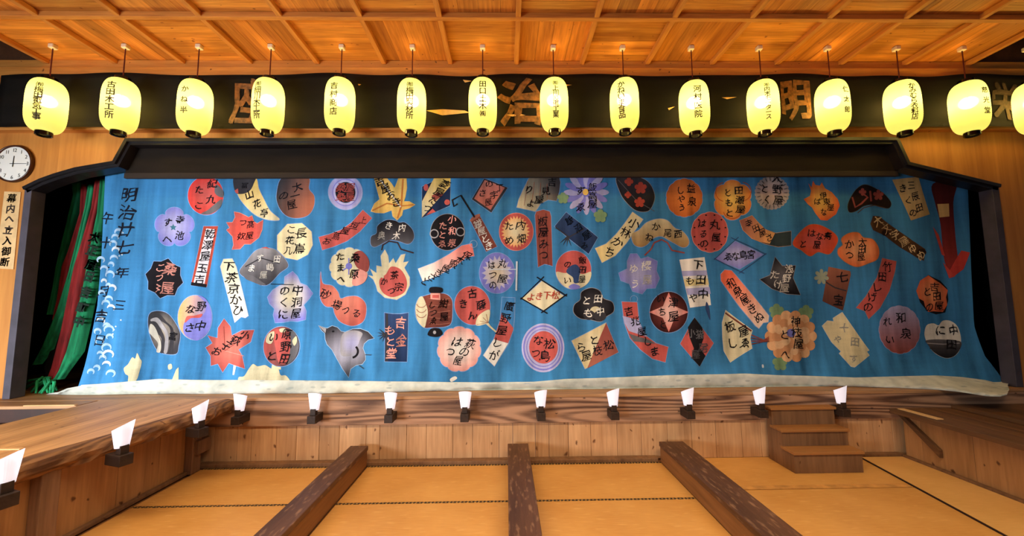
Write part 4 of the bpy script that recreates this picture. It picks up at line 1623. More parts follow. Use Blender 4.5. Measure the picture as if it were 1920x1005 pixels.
M('E', 'black_pine', 'black pine tree crest with white writing', ('p', sm([(75, 690), (80, 620), (130, 590), (140, 520), (220, 468), (300, 470), (345, 490), (400, 490), (470, 560), (480, 640), (430, 690), (340, 665), (260, 655), (180, 690), (110, 718)]), ('l', 'K', 'G', 90)),
  ('l', [(180, 750), (190, 700), (250, 665), (330, 680), (360, 740), (480, 775)], 13, (60, 44, 44)), ('t', '内木', 372, 540, 318, 615, 78, 'W'), ('t', 'き奥', 250, 520, 180, 610, 78, 'W'))
M('P', 'grey_clam', 'dark grey clam crest with white writing', ('p', sm([(449, 511), (462, 490), (480, 470), (503, 465), (522, 472), (541, 497), (525, 512), (500, 535), (470, 525)]), ('l', 'g', 'd', 80)),
  ('p', [(448, 510), (475, 517), (500, 534), (490, 535), (462, 524)], 'G'), ('p', [(490, 465), (500, 463), (508, 467)], 'R'), ('l', [(460, 500), (490, 484), (525, 494)], 2.0, 'd'), ('t', '田嶋屋', 521, 486, 495, 516, 15, 'W'), ('t', 'すま', 489, 484, 473, 503, 15, 'W'), halo='h', hw=1)
M('P', 'cream_daisy', 'cream daisy crest with one brown quarter', ('p', fl(655, 501, 37, 12, .08, ry=37), 'C'), ('p', sm([(668, 500), (662, 478), (676, 470), (690, 484), (692, 500), (686, 510)]), 'm'), ('p', sm([(668, 505), (688, 512), (684, 528), (668, 536), (660, 530)]), 'k'),
  ('p', el(654, 499, 6, 6), 'P'), ('l', [(654, 484), (654, 515)], 2, 'P'), ('l', [(642, 507), (652, 501)], 2, 'P'), ('t', '桑原', 666, 484, 664, 514, 18, 'K'), ('t', 'たまへ', 638, 481, 640, 524, 16, 'K'), hw=1)
M('P', 'flaming_jewel', 'flaming red and cream jewel crest', ('p', [(705, 535), (700, 524), (690, 516), (700, 518), (694, 504), (706, 512), (706, 498), (716, 500), (714, 480), (722, 468), (728, 480), (730, 494), (738, 484), (742, 494), (752, 478), (760, 476), (756, 492), (766, 490), (758, 502), (768, 520), (768, 535), (760, 552), (744, 562), (722, 558), (708, 546)], 'C'),
  ('p', sm([(713, 540), (712, 524), (724, 514), (734, 500), (752, 506), (763, 528), (758, 548), (738, 557), (722, 552)]), 'R'), ('p', arc(720, 514, 6, 90, 330, 3), 'C'), ('t', '茶宗', 740, 516, 748, 538, 17, 'K'), ('t', 'かつ', 721, 528, 734, 546, 15, 'K'), hw=1)
M('D', 'bellflower', 'pale purple bellflower crest', ('p', [(540, 38), (575, 75), (600, 130), (650, 150), (698, 210), (670, 250), (625, 300), (645, 350), (640, 415), (575, 430), (525, 425), (470, 435), (405, 440), (390, 380), (400, 330), (360, 290), (345, 240), (385, 185), (440, 150), (475, 140), (480, 80)], ('r', 'C', 'P')),
  ('l', [(370, 137), (550, 142)], 6, 'K'), ('t', '中洞屋', 580, 185, 565, 370, 84, 'K'), ('t', 'のくに', 478, 190, 468, 375, 80, 'K'))
M('D', 'bottle_gourd', 'dusty pink bottle gourd crest', ('p', sm([(762, 40), (778, 130), (850, 150), (895, 200), (915, 250), (970, 235), (1050, 235), (1110, 290), (1112, 380), (1080, 440), (1000, 465), (910, 430), (870, 370), (855, 320), (800, 310), (760, 250), (758, 150)]), ('r', (212, 128, 108), (176, 88, 76))),
  ('t', '砂場', 800, 215, 885, 300, 78, 'K', 15), ('t', 'つる', 955, 345, 1040, 365, 70, 'K'))
M('D', 'mottled_drum', 'red and grey mottled round crest', ('p', el(455, 625, 140, 155), ('l', 'R', 'd', 10)), ('p', sm([(500, 500), (560, 520), (590, 620), (560, 720), (500, 760), (520, 650)]), 'G'), ('p', sm([(385, 510), (450, 490), (520, 520), (510, 740), (440, 750), (410, 640)]), 'R'),
  ('p', sm([(440, 490), (480, 482), (490, 510), (450, 515)]), 'C'), ('p', sm([(335, 590), (350, 530), (400, 510), (380, 600)]), 'C'), ('p', sm([(540, 580), (570, 545), (575, 590), (555, 620)]), 'C'), ('t', '原野田', 495, 530, 485, 725, 84, 'K'), ('t', 'いと', 395, 555, 385, 700, 80, 'K'))
M('D', 'plover_bird', 'grey plover bird crest in flight', ('p', [(745, 462), (790, 480), (812, 484), (850, 465), (890, 478), (918, 508), (950, 515), (1010, 490), (1070, 488), (1130, 512), (1178, 562), (1130, 575), (1098, 605), (1090, 640), (1110, 690), (1112, 730), (1090, 762), (1040, 772), (1000, 800), (990, 864), (940, 800), (890, 720), (850, 650), (812, 610), (798, 570), (795, 522), (770, 500)], ('r', (176, 174, 190), 'd')),
  ('p', sm([(930, 530), (1010, 500), (1085, 520), (1070, 570), (1050, 620), (1010, 690), (930, 700), (915, 640)]), ('r', 'q', 'g')), ('p', arc(1005, 665, 48, -50, 80, 16), 'K'), ('p', el(858, 508, 9, 7), 'K'),
  ('p', [(748, 464), (806, 486), (800, 520)], 'g'), ('l', [(1112, 690), (1160, 692)], 5, 'd'), ('l', [(1065, 770), (1105, 798)], 5, 'd'), halo='S', hw=4)
M('F', 'navy_bamboo_plaque', 'dark navy plaque with bamboo leaves and red writing', ('p', [(172, 362), (240, 372), (300, 372), (358, 362), (350, 745), (178, 742)], ('l', 'n', 'N', 90)), ('p', [(182, 366), (200, 370), (204, 742), (182, 742)], 'd'),
  *[('l', [(178, 530), (178 - 62 * cos(radians(a)), 530 + 62 * sin(radians(a)))], [12, 2], 'd') for a in (-40, -12, 15, 42, 70)],
  ('t', '吉金', 300, 440, 305, 575, 95, 'k'), ('t', 'もと堂', 215, 500, 230, 675, 80, 'k'))
M('E', 'yellow_leaf', 'yellow folded leaf crest', ('p', [(100, 40), (200, 40), (270, 120), (302, 165), (330, 100), (350, 40), (410, 40), (416, 160), (400, 250), (388, 290), (440, 290), (494, 320), (440, 352), (380, 370), (370, 420), (326, 468), (285, 430), (275, 375), (200, 400), (120, 395), (76, 382), (110, 310), (160, 270), (130, 160)], ('r', (236, 202, 112), (220, 172, 90))),
  ('l', [(90, 375), (230, 310), (350, 330)], 14, (190, 120, 60)), ('l', [(380, 80), (365, 330), (330, 450)], 14, (190, 120, 60)), ('l', [(480, 320), (360, 335)], 10, (190, 120, 60)), ('l', [(170, 90), (360, 345)], 12, 'W'), ('t', '吉屋おき', 160, 100, 320, 300, 92, 'K', -25), halo='C', hw=3)
M('E', 'navy_parallelogram', 'navy slanting panel with yellow writing strip', ('p', [(560, 150), (830, 30), (825, 330), (556, 446)], 'N'), ('p', [(690, 40), (830, 50), (825, 150), (560, 440), (560, 290)], ('l', 'Y', 'C', 120)),
  ('p', el(597, 160, 22, 32), 'R'), ('p', el(797, 300, 26, 26), 'R'), ('p', [(650, 240), (700, 210), (760, 230), (680, 290)], 'm'), ('p', [(600, 420), (660, 360), (690, 390)], 'R'), ('t', '菱屋たつ', 775, 130, 610, 360, 84, 'K', 25), halo='S', hw=3)
M('E', 'black_disc_rings', 'black disc crest with two grey rings', ('p', el(800, 580, 158, 170), 'K'), ('p', arc(675, 595, 38, 0, 360, 10, 24), 'g'), ('p', arc(922, 577, 38, 0, 360, 10, 24), 'g'), ('t', '小和泉', 845, 460, 845, 680, 82, 'k'), ('t', 'たとゑ', 760, 520, 750, 690, 76, 'k'), halo='g', hw=4)
M('E', 'pot_hook', 'brown cylinder with black iron hook crest', ('p', [(1012, 465), (1095, 410), (1265, 715), (1165, 765)], 'B'), ('p', sm([(1010, 470), (1040, 430), (1095, 408), (1105, 425), (1060, 460), (1020, 478)]), 'b'),
  ('l', [(1055, 440), (925, 235), (845, 280), (860, 340), (895, 315)], 16, 'K'), ('t', '鎰屋とき', 1085, 500, 1190, 710, 80, 'W', -22))
M('E', 'pink_tile', 'tilted pink square tile crest with dark edge', ('p', [(1145, 75), (1366, 160), (1212, 398), (1028, 268)], 'd'), ('p', [(1150, 90), (1340, 160), (1205, 372), (1050, 262)], ('l', (206, 128, 112), (170, 96, 84), 70)), ('t', '丁字屋', 1290, 165, 1185, 295, 76, 'K', -8), ('t', 'のさ', 1190, 130, 1130, 210, 72, 'K'))
M('E', 'red_sunburst', 'cream disc crest with red flaming rim', ('p', el(1447, 575, 158, 175), 'R'), ('p', star(1440, 575, 136, 108, 26, 0, 1.12), ('r', 'C', 'o')), ('t', '内畑', 1490, 515, 1495, 640, 90, 'K'), ('t', 'ため', 1380, 520, 1380, 655, 84, 'K'), halo='k')
M('E', 'pink_ribbon', 'pink and white curved ribbon crest', ('p', band([(545, 985), (700, 925), (850, 840), (960, 760), (1040, 745)], [130, 126, 122, 118, 120]), ('l', 'W', (222, 120, 108), -25)), ('p', arc(1045, 690, 34, 0, 360, 4, 20), 'S'),
  ('t', '保木殿屋きさと', 985, 800, 590, 1045, 82, 'K', 22))
M('F', 'brown_rice_bale', 'brown bale crest with cream end and black bows', ('p', sm([(470, 235), (560, 212), (650, 215), (700, 260), (705, 350), (695, 440), (650, 470), (540, 478), (480, 475), (425, 410), (415, 320), (440, 250)]), ('l', (124, 66, 54), (98, 52, 44), 90)),
  ('p', sm([(470, 235), (500, 300), (512, 360), (500, 430), (482, 478), (430, 420), (415, 320), (440, 250)]), 'C'), *[('p', arc(462, 280 + 40 * k, 40, 20, 160, 5, 10), 'b') for k in range(3)],
  *[('l', [(520, 250 + 48 * k), (600, 262 + 48 * k), (690, 250 + 48 * k)], 5, 'b') for k in range(5)], ('p', sm([(525, 200), (530, 165), (575, 158), (625, 170), (625, 200), (575, 215)]), 'K'), ('p', [(534, 208), (610, 208), (612, 262), (534, 255)], 'k'), ('p', [(548, 222), (600, 222), (600, 246), (548, 246)], 'R'),
  ('p', sm([(510, 530), (540, 485), (600, 485), (628, 525), (595, 550), (540, 548)]), 'K'), ('p', el(566, 515, 12, 14), 'g'), ('t', '紺屋', 637, 290, 640, 395, 72, (40, 24, 22)), ('t', 'しつゑ', 550, 300, 555, 425, 60, (40, 24, 22)))
M('F', 'round_fan', 'red round fan crest with cream handle', ('p', el(862, 305, 138, 152, rot=-15), 'R'), ('p', sm([(890, 460), (900, 400), (940, 360), (998, 340), (990, 430), (950, 455)]), 'C'), ('l', [(970, 435), (1000, 470), (1048, 512)], [24, 14, 12], 'C'), *[('l', [(985, 440), (895 + 25 * k, 455 - 28 * k)], 3, 'b') for k in range(4)], ('t', '古薩', 860, 210, 930, 300, 76, 'K', -15), ('t', 'きん', 790, 290, 860, 380, 74, 'K', -15))
M('F', 'pink_scallop', 'pale pink scalloped blossom crest', ('p', fl(758, 645, 172, 11, .07, ry=176), ('r', 'W', (222, 150, 138))), ('t', '萩の屋', 845, 605, 750, 735, 78, 'K', 10), ('t', 'はつ', 745, 590, 690, 670, 80, 'K', 10))
M('F', 'tricolour_ribbon', 'narrow blue, red and white ribbon crest', ('p', [(1095, 240), (1195, 245), (1190, 400), (1180, 500), (1140, 610), (1035, 778), (948, 695), (1030, 570), (1080, 420)], 'u'), ('p', [(1090, 365), (1182, 480), (1180, 500), (1142, 600), (1030, 570), (1080, 420)], 'R'), ('p', [(1030, 568), (1142, 602), (1035, 778), (948, 695)], 'W'),
  ('t', '廣野屋しが', 1150, 310, 1035, 690, 78, 'K', 8))
M('P', 'purple_chrysanthemum', 'purple chrysanthemum disc crest', ('p', el(932, 512, 33, 38), 'P'), ('p', star(932, 512, 29, 21, 18, 0, 1.15), ('r', (206, 190, 160), 'q')), ('t', '丸屋', 942, 494, 942, 523, 18, 'K'), ('t', 'はつの', 922, 497, 924, 535, 16, 'K'), ('l', [(918, 505), (967, 505)], 1.4, 'w'), ('l', [(969, 490), (968, 545)], 3.2, 'w'), hw=1)
M('G', 'cream_fan_paper', 'cream and grey pleated fan paper crest', ('p', [(145, 345), (165, 270), (205, 180), (255, 80), (290, 40), (540, 40), (556, 110), (545, 200), (520, 285), (440, 275), (370, 310), (320, 385)], ('l', 'C', 'd', -25)), *[('l', [(250 + 60 * k, 100 + 8 * k), (215 + 72 * k, 330 - 22 * k)], 4, 'b') for k in range(4)], ('t', '吉見屋', 475, 110, 355, 275, 82, 'K', -5), ('t', 'りよ', 258, 180, 275, 310, 80, 'K'))
M('G', 'white_purple_daisy', 'white and purple petalled flower crest', ('p', el(800, 215, 128, 150), 'P'), *[('p', q, c) for q, c in zip(petals(800, 205, 40, 215, 62, 16), ('q', 'P') * 8)], ('p', el(790, 205, 27, 30), 'Y'), ('p', fl(580, 260, 55, 5, .3), 'e'), ('p', fl(930, 430, 65, 5, .3), 'e'),
  ('t', '飯高屋', 855, 160, 855, 320, 84, 'K'), ('t', 'すゑ', 740, 190, 745, 345, 86, 'K'), halo=None)
M('G', 'black_leaf', 'black leaf crest with red marks', ('p', sm([(1085, 60), (1250, 50), (1380, 110), (1440, 230), (1420, 330), (1370, 385), (1270, 375), (1180, 300), (1120, 210)]), ('l', 'd', 'K', 90)), ('l', [(1100, 90), (1280, 290), (1440, 385)], 6, (90, 86, 90)), ('p', fl(1310, 165, 58, 5, .4), 'V'), ('p', fl(1300, 300, 50, 5, .4), 'V'), ('p', fl(1200, 105, 42, 4, .4), 'V'), ('p', fl(1190, 230, 32, 4, .4), 'V'), halo='g', hw=4)
M('G', 'brown_strip', 'upright brown strip crest', ('p', [(318, 420), (330, 385), (395, 368), (455, 385), (468, 430), (482, 900), (440, 885), (405, 880), (345, 910)], ('l', (146, 78, 66), (124, 62, 54), 60)), ('l', [(420, 400), (440, 890)], 6, (96, 44, 40)), ('l', [(345, 420), (365, 890)], 6, (96, 44, 40)), ('t', '板屋みつ', 392, 480, 400, 800, 98, 'K'))
M('G', 'navy_bamboo_panel', 'tilted navy panel crest with bamboo', ('p', [(612, 390), (908, 630), (820, 785), (640, 640), (502, 525)], ('l', 'n', 'N', 90)), ('l', [(510, 535), (640, 625), (780, 545)], 12, 'd'), *[('l', [(625, 620), (625 + 95 * cos(radians(a)), 620 + 95 * sin(radians(a)))], [14, 2], 'd') for a in (70, 95, 118, 140)], ('t', '飯沼屋', 640, 470, 800, 610, 80, (14, 20, 30), -35), ('t', 'み', 780, 710, 780, 710, 74, (14, 20, 30)))
M('G', 'cream_ribbon', 'broad cream curved ribbon crest', ('p', band([(915, 800), (1030, 745), (1130, 640), (1210, 530), (1285, 425)], [150, 140, 128, 118, 122]), ('l', (232, 208, 140), 'C', 0)), ('t', '小林かち', 1248, 495, 1020, 765, 104, 'K', 25))
M('I', 'cream_pine', 'cream pine tree crest with brown trunk', ('p', sm([(0, 720), (-60, 690), (-80, 600), (-10, 560), (60, 490), (170, 456), (260, 470), (330, 540), (400, 570), (455, 640), (455, 700), (400, 722), (300, 670), (200, 620), (120, 640), (60, 700)]), ('l', 'C', (150, 116, 70), 90)),
  ('l', [(40, 800), (100, 740), (130, 680), (200, 650), (260, 680), (300, 750), (420, 775)], 14, 'm'), ('t', '西尾', 360, 600, 260, 590, 78, 'K'), ('t', 'かね', 150, 530, 85, 630, 82, 'K'))
M('P', 'red_white_ring', 'red and white ring crest with blue bird', ('p', el(1075, 506, 33, 36), 'R'), ('p', sm([(1043, 510), (1060, 512), (1075, 508), (1092, 514), (1108, 510), (1104, 528), (1088, 540), (1064, 540), (1048, 526)]), 'C'), ('p', sm([(1062, 510), (1068, 500), (1080, 496), (1088, 506), (1086, 518), (1084, 530), (1076, 530), (1074, 520)]), 'n'), ('p', sm([(1066, 538), (1076, 532), (1088, 538), (1077, 543)]), 'P'), ('t', '飯田屋', 1092, 488, 1091, 524, 14, 'K'), ('t', 'のい', 1064, 496, 1064, 526, 14, 'K'), hw=1)
M('P', 'purple_cherry', 'purple cherry blossom crest with white writing', ('p', [(1182, 476), (1194, 476), (1201, 486), (1214, 482), (1232, 490), (1230, 508), (1236, 522), (1228, 540), (1212, 541), (1204, 551), (1186, 546), (1180, 532), (1164, 526), (1160, 512), (1176, 504), (1176, 490)], ('r', 'q', 'P')), ('t', '櫻屋', 1211, 498, 1213, 525, 19, 'W'), ('t', 'ゆう', 1188, 504, 1190, 532, 17, 'W'), halo='h', hw=1)
M('H', 'crossed_diamond', 'cream diamond crest in crossed black lines', ('p', [(318, 112), (492, 230), (338, 345), (165, 250)], 'C'), ('l', [(335, 78), (150, 258)], 9, 'K'), ('l', [(278, 82), (515, 232)], 9, 'K'), ('l', [(150, 245), (362, 368)], 9, 'K'), ('l', [(515, 215), (312, 362)], 9, 'K'), ('t', '松下きよ', 425, 222, 232, 238, 66, 'V', 0))
M('H', 'black_clover', 'black rounded clover crest with white writing', ('p', sm([(575, 300), (620, 260), (630, 200), (700, 168), (770, 190), (800, 250), (870, 280), (880, 350), (825, 390), (780, 430), (700, 415), (620, 405), (570, 360)]), ('r', 'd', 'K')), ('p', el(738, 348, 44, 36), 'C'), ('p', el(688, 380, 46, 38), 'd'), ('p', el(772, 386, 50, 42), 'd'), ('t', '田中', 757, 250, 775, 350, 72, 'W'), ('t', 'とも', 670, 265, 680, 365, 72, 'W'), halo='g', hw=4)
M('H', 'red_disc_rings', 'red disc crest in lavender rings', ('p', el(327, 635, 168, 190), 'q'), ('p', arc(327, 635, 150, 0, 360, 12, 40, 1.13), 'P'), ('p', arc(327, 635, 128, 0, 360, 6, 40, 1.13), 'P'), ('p', el(330, 632, 112, 126), 'R'), ('t', '松島', 378, 605, 342, 700, 84, 'K'), ('t', 'なつ', 292, 575, 268, 680, 76, 'K'), halo=None)
M('H', 'folded_card', 'tilted cream and brown folded card crest', ('p', [(552, 582), (822, 440), (916, 670), (652, 798)], ('r', 'C', (206, 184, 134))), ('p', [(822, 440), (916, 670), (668, 795)], ('l', 'm', 'b', 90)), ('t', '松枝屋', 840, 615, 665, 700, 78, 'K', -10), ('t', 'とら', 730, 575, 625, 630, 78, 'K', -10))
M('H', 'striped_ribbon', 'curved red ribbon crest with purple and grey stripes', ('p', [(945, 275), (1065, 280), (1080, 430), (1130, 540), (1210, 600), (1308, 630), (1280, 748), (1180, 720), (1090, 650), (1010, 560), (965, 440)], 'R'), ('p', [(950, 385), (1078, 420), (1105, 490), (1140, 550), (1000, 505), (965, 440)], 'q'), ('p', [(1000, 525), (1160, 575), (1210, 605), (1035, 585)], 'G'), ('p', arc(1040, 255, 28, 150, 400, 4, 16), 'h'), ('t', '吉兆屋しま', 1000, 350, 1200, 665, 74, 'K', -12))
M('J', 'four_point_star', 'brown disc crest with pink four-pointed star', ('p', el(225, 357, 150, 160), ('r', 'm', (58, 26, 26))), ('p', star(225, 357, 156, 66, 4), ('r', (238, 196, 186), (222, 126, 116))), ('t', '津屋', 262, 280, 262, 390, 84, 'K'), ('t', 'いちと', 160, 255, 180, 455, 68, 'K'))
M('I', 'orange_disc', 'orange brown round crest', ('p', fl(418, 255, 172, 14, .04, ry=182), ('r', 'O', (186, 100, 48))), ('t', '益泉', 482, 165, 492, 290, 90, 'K'), ('t', 'しやう', 385, 185, 392, 350, 76, 'K'))
M('I', 'orange_blossom', 'orange yellow overlapping petal crest', ('p', fl(870, 275, 182, 6, .13, ry=190), ('r', 'Y', 'O')), ('p', arc(800, 200, 90, 100, 260, 6), (176, 84, 40)), ('p', arc(950, 200, 90, -80, 80, 6), (176, 84, 40)), ('p', arc(870, 360, 90, 20, 160, 6), (176, 84, 40)), ('t', '田瀬屋', 930, 190, 945, 365, 80, 'K'), ('t', 'ともと', 828, 205, 845, 400, 78, 'K'))
M('I', 'grey_chrysanthemum', 'grey chrysanthemum disc crest', ('p', fl(1240, 210, 165, 26, .07, ry=160), ('r', (196, 172, 160), 'g')), *[('p', q, 'G') for q in petals(1240, 210, 110, 150, 10, 22)], ('t', '大野屋', 1285, 70, 1295, 285, 95, 'K'), ('t', 'とく', 1170, 170, 1190, 275, 88, 'K'), halo=None)
M('I', 'red_dotted_disc', 'bright red round crest with dark dots', ('p', fl(658, 580, 172, 12, .03, ry=188), 'R'), *[('p', el(658 + 150 * cos(radians(30 * k + 15)), 580 + 165 * sin(radians(30 * k + 15)), 9, 7, 10), 'K') for k in range(12)], ('t', '丸屋', 700, 510, 712, 625, 92, 'K'), ('t', 'はるの', 585, 500, 600, 690, 80, 'K'), halo='k')
M('I', 'brown_tail_ribbon', 'curved tan ribbon crest with dark green tail', ('p', [(940, 470), (1050, 425), (1110, 490), (1180, 555), (1280, 590), (1420, 570), (1420, 705), (1300, 718), (1180, 690), (1050, 640), (970, 560)], (50, 62, 64)), ('p', [(940, 470), (1050, 425), (1110, 490), (1180, 555), (1270, 590), (1245, 640), (1220, 690), (1130, 670), (1050, 640), (970, 560)], ('l', 'b', 'o', 20)), ('t', '寺田屋さ', 1020, 500, 1215, 630, 76, 'K', -25), halo='o', hw=3)
M('I', 'lavender_diamond', 'lavender diamond crest in thin crossed lines', ('p', [(900, 665), (1160, 790), (940, 925), (705, 835)], ('r', 'q', 'P')), ('l', [(930, 625), (695, 840)], 7, 'n'), ('l', [(860, 630), (1185, 790)], 7, 'n'), ('l', [(695, 828), (980, 968)], 7, 'n'), ('l', [(1185, 780), (930, 968)], 7, 'n'), ('t', '宮島なゑ', 1040, 790, 830, 810, 84, 'K', 0))
M('P', 'black_star', 'black five-pointed star crest', ('p', [(1453, 482), (1466, 499), (1491, 498), (1486, 521), (1500, 553), (1475, 551), (1447, 541), (1424, 524), (1444, 516)], ('r', 'G', 'K')), ('t', '浅野屋', 1479, 504, 1470, 540, 17, 'W'), ('t', 'たけ', 1452, 515, 1458, 533, 17, 'W'), halo='g', hw=1)
M('P', 'white_sheet', 'white sheet crest with pale purple and yellow bands', ('p', [(1274, 487), (1321, 482), (1327, 520), (1333, 572), (1294, 577), (1283, 530)], 'W'), ('p', [(1278, 508), (1325, 507), (1326, 516), (1280, 518)], 'q'), ('p', [(1282, 524), (1327, 522), (1329, 534), (1285, 537)], (226, 208, 150)), ('p', [(1286, 541), (1330, 538), (1332, 551), (1289, 553)], 'q'), ('p', sm([(1324, 566), (1329, 576), (1331, 600), (1323, 580)]), 'n'), ('t', '下田中', 1309, 497, 1318, 551, 20, 'K'), ('t', 'もや', 1293, 526, 1300, 558, 17, 'K'), halo=None)
M('J', 'peach_poem_card', 'long peach poem card crest with orange tip', ('p', [(635, 110), (632, 60), (665, 25), (720, 30), (760, 75), (1010, 385), (1005, 435), (965, 440), (930, 485), (905, 465), (780, 310)], ('l', (224, 104, 74), (224, 196, 176), 60)), ('t', '和泉屋きぬ', 715, 130, 930, 395, 82, 'K', -30))
M('J', 'black_red_diamond', 'upright diamond crest, black with red sides', ('p', [(428, 398), (575, 600), (458, 782), (315, 605)], 'R'), ('p', [(428, 398), (490, 480), (500, 560), (470, 640), (510, 700), (458, 782), (400, 715), (420, 640), (390, 560), (375, 475)], 'K'), ('t', '小屋', 400, 520, 430, 690, 70, 'G'), ('t', '猫尾', 470, 530, 490, 640, 76, 'G'), halo='h', hw=4)
M('J', 'cream_apron', 'cream fan-shaped crest with brown cord', ('p', [(672, 342), (880, 500), (862, 560), (875, 640), (700, 748), (655, 660), (648, 560), (645, 440)], 'C'), ('l', [(668, 362), (872, 505)], 13, 'B'), *[('l', [(870, 535 + 24 * k), (965, 575 + 4 * k), (1010, 575 + 12 * k - 24)], 8, c) for k, c in enumerate(('m', 'B', 'm', 'B'))], ('t', '板屋', 705, 470, 810, 510, 84, 'K', -20), ('t', 'しゑ', 725, 600, 820, 600, 80, 'K'), halo='W', hw=3)
pet = [('p', q, c) for q, c in zip(petals(1180, 545, 105, 205, 90, 14) + petals(1180, 545, 60, 150, 74, 11, 14) + petals(1180, 545, 15, 95, 60, 8), [(224, 176, 130), (210, 152, 106)] * 7 + [(228, 184, 140), (204, 146, 102)] * 6 + [(230, 190, 146), (206, 150, 106)] * 4)]
M('J', 'peach_chrysanthemum', 'big peach petalled chrysanthemum crest', ('p', el(1180, 545, 130, 150), (200, 140, 98)), *[('p', fl(x, y, 60, 5, .3), 'e') for x, y in ((1070, 350), (1300, 360), (1085, 755))], *pet, ('p', el(1180, 520, 34, 32), 'P'), ('t', '神枝屋', 1215, 430, 1235, 605, 84, 'K'), ('t', 'とへ', 1130, 535, 1130, 690, 76, 'K'), halo=None)
M('K', 'orange_purse', 'orange and yellow flame purse crest', ('p', [(175, 120), (205, 160), (220, 95), (245, 135), (290, 140), (310, 110), (340, 165), (400, 200), (455, 270), (472, 330), (440, 410), (360, 470), (295, 465), (240, 400), (210, 350), (170, 320), (130, 270), (190, 240), (200, 190)], ('r', 'Y', (218, 96, 50))), ('t', '伊東屋', 320, 235, 390, 345, 70, 'K'), ('t', 'はな', 265, 290, 325, 390, 70, 'K'), halo=None)
M('K', 'dark_pine', 'dark pine crest with pink branches', ('p', sm([(560, 390), (548, 320), (590, 230), (650, 160), (720, 130), (820, 170), (900, 220), (960, 300), (940, 352), (860, 340), (780, 320), (700, 335), (630, 380)]), (34, 24, 22)), ('l', [(590, 250), (620, 345), (680, 310), (740, 250), (700, 220)], 18, 'm'), ('p', fl(840, 230, 52, 5, .5), 'm'), ('p', fl(690, 200, 36, 4, .5), 'm'), ('l', [(760, 190), (770, 290)], 18, 'm'), ('l', [(640, 400), (700, 350), (800, 325), (900, 350)], 8, (80, 56, 40)), halo=(88, 110, 110), hw=4)
M('K', 'tan_poem_card', 'tan poem card crest under the right corner', ('p', [(970, 85), (1215, 60), (1322, 412), (1135, 472)], ('r', (206, 178, 120), (190, 160, 104))), ('t', '三辰田', 1140, 140, 1220, 350, 82, 'K', -12), ('t', 'きくの', 1060, 170, 1155, 400, 78, 'K', -12), halo=None)
M('K', 'bamboo_log', 'mottled brown log crest with cream writing', ('p', [(765, 500), (790, 425), (850, 430), (1000, 545), (1150, 660), (1280, 740), (1265, 850), (1190, 820), (1050, 730), (900, 610), (790, 560)], (74, 52, 34)), ('p', el(905, 585, 32, 28), (30, 20, 16)), ('p', el(1240, 770, 46, 34), (40, 28, 20)), ('t', '大文字屋ゆめ', 835, 475, 1230, 800, 88, (214, 188, 140), -35), halo=None)
M('K', 'red_fan_shape', 'red orange fan shaped crest', ('p', sm([(30, 690), (90, 590), (180, 515), (290, 515), (400, 570), (455, 640), (430, 720), (375, 785), (270, 765), (190, 805), (110, 750)]), ('r', 'R', (204, 74, 40))), ('t', '寿な', 365, 615, 285, 620, 80, 'K'), ('t', '屋', 255, 705, 255, 705, 84, 'K'), ('t', 'はと', 205, 590, 125, 690, 78, 'K'), halo=(150, 120, 96))
M('K', 'orange_clover', 'orange three-lobed crest', ('p', sm([(500, 700), (490, 640), (560, 590), (650, 585), (700, 630), (790, 650), (845, 740), (830, 830), (750, 870), (640, 905), (540, 870), (465, 800), (460, 740)]), ('r', (236, 170, 120), (220, 112, 62))), ('t', '太田屋', 690, 675, 675, 810, 80, 'K'), ('t', 'かつ', 565, 695, 560, 800, 86, 'K'), halo=(150, 120, 96))
M('L', 'brown_bamboo_plaque', 'brown plaque crest with bamboo leaves', ('p', [(310, 0), (475, 35), (480, 60), (420, 345), (258, 270), (285, 130)], ('l', (150, 94, 74), (80, 48, 40), 80)), ('l', [(270, 110), (360, 165), (445, 190)], 10, 'd'), ('p', fl(250, 80, 62, 7, .55), (150, 160, 140)), ('t', '七宝', 415, 80, 385, 260, 88, 'K'), halo=None)
M('P', 'red_pennant', 'long red pennant crest with notched end', ('p', [(1655, 484), (1681, 490), (1678, 510), (1668, 545), (1650, 577), (1629, 598), (1622, 583), (1605, 577), (1624, 556), (1645, 520)], 'R'), ('t', '竹田しげの', 1664, 500, 1627, 576, 19, 'K'), halo=(150, 130, 130), hw=1)
M('L', 'crumpled_card', 'torn cream card crest with faded writing', ('p', [(255, 465), (300, 425), (350, 430), (345, 405), (415, 358), (470, 440), (620, 655), (600, 665), (618, 695), (490, 785), (465, 780), (385, 680), (400, 665), (330, 590)], ('r', (226, 212, 166), (206, 196, 160))), ('t', '十田', 430, 480, 510, 590, 74, (150, 148, 140)), ('t', 'やす', 380, 570, 490, 720, 60, (150, 148, 140)), halo='w', hw=3)
M('L', 'lavender_egg', 'lavender and brown egg crest', ('p', fl(862, 495, 158, 16, .03, ry=188), ('l', 'q', 'm', 90)), ('t', '和泉', 875, 400, 915, 525, 84, 'K'), ('t', 'れい', 770, 430, 790, 575, 76, 'K'), halo='q', hw=3)
M('L', 'orange_plum', 'orange plum crest on a black hexagon', ('p', [(1030, 110), (1090, 65), (1180, 110), (1235, 170), (1245, 260), (1220, 360), (1150, 375), (1080, 350), (1020, 280), (990, 190)], 'K'), ('p', [(1020, 110), (1090, 68), (1150, 110), (1180, 130), (1240, 185), (1225, 240), (1235, 300), (1200, 355), (1130, 350), (1085, 355), (1060, 310), (1050, 270), (1010, 250), (988, 190)], ('r', (232, 150, 100), (214, 100, 64))), ('t', '吉田屋', 1135, 160, 1170, 310, 72, 'K'), ('t', 'との', 1080, 195, 1095, 320, 74, 'K'), halo=None)
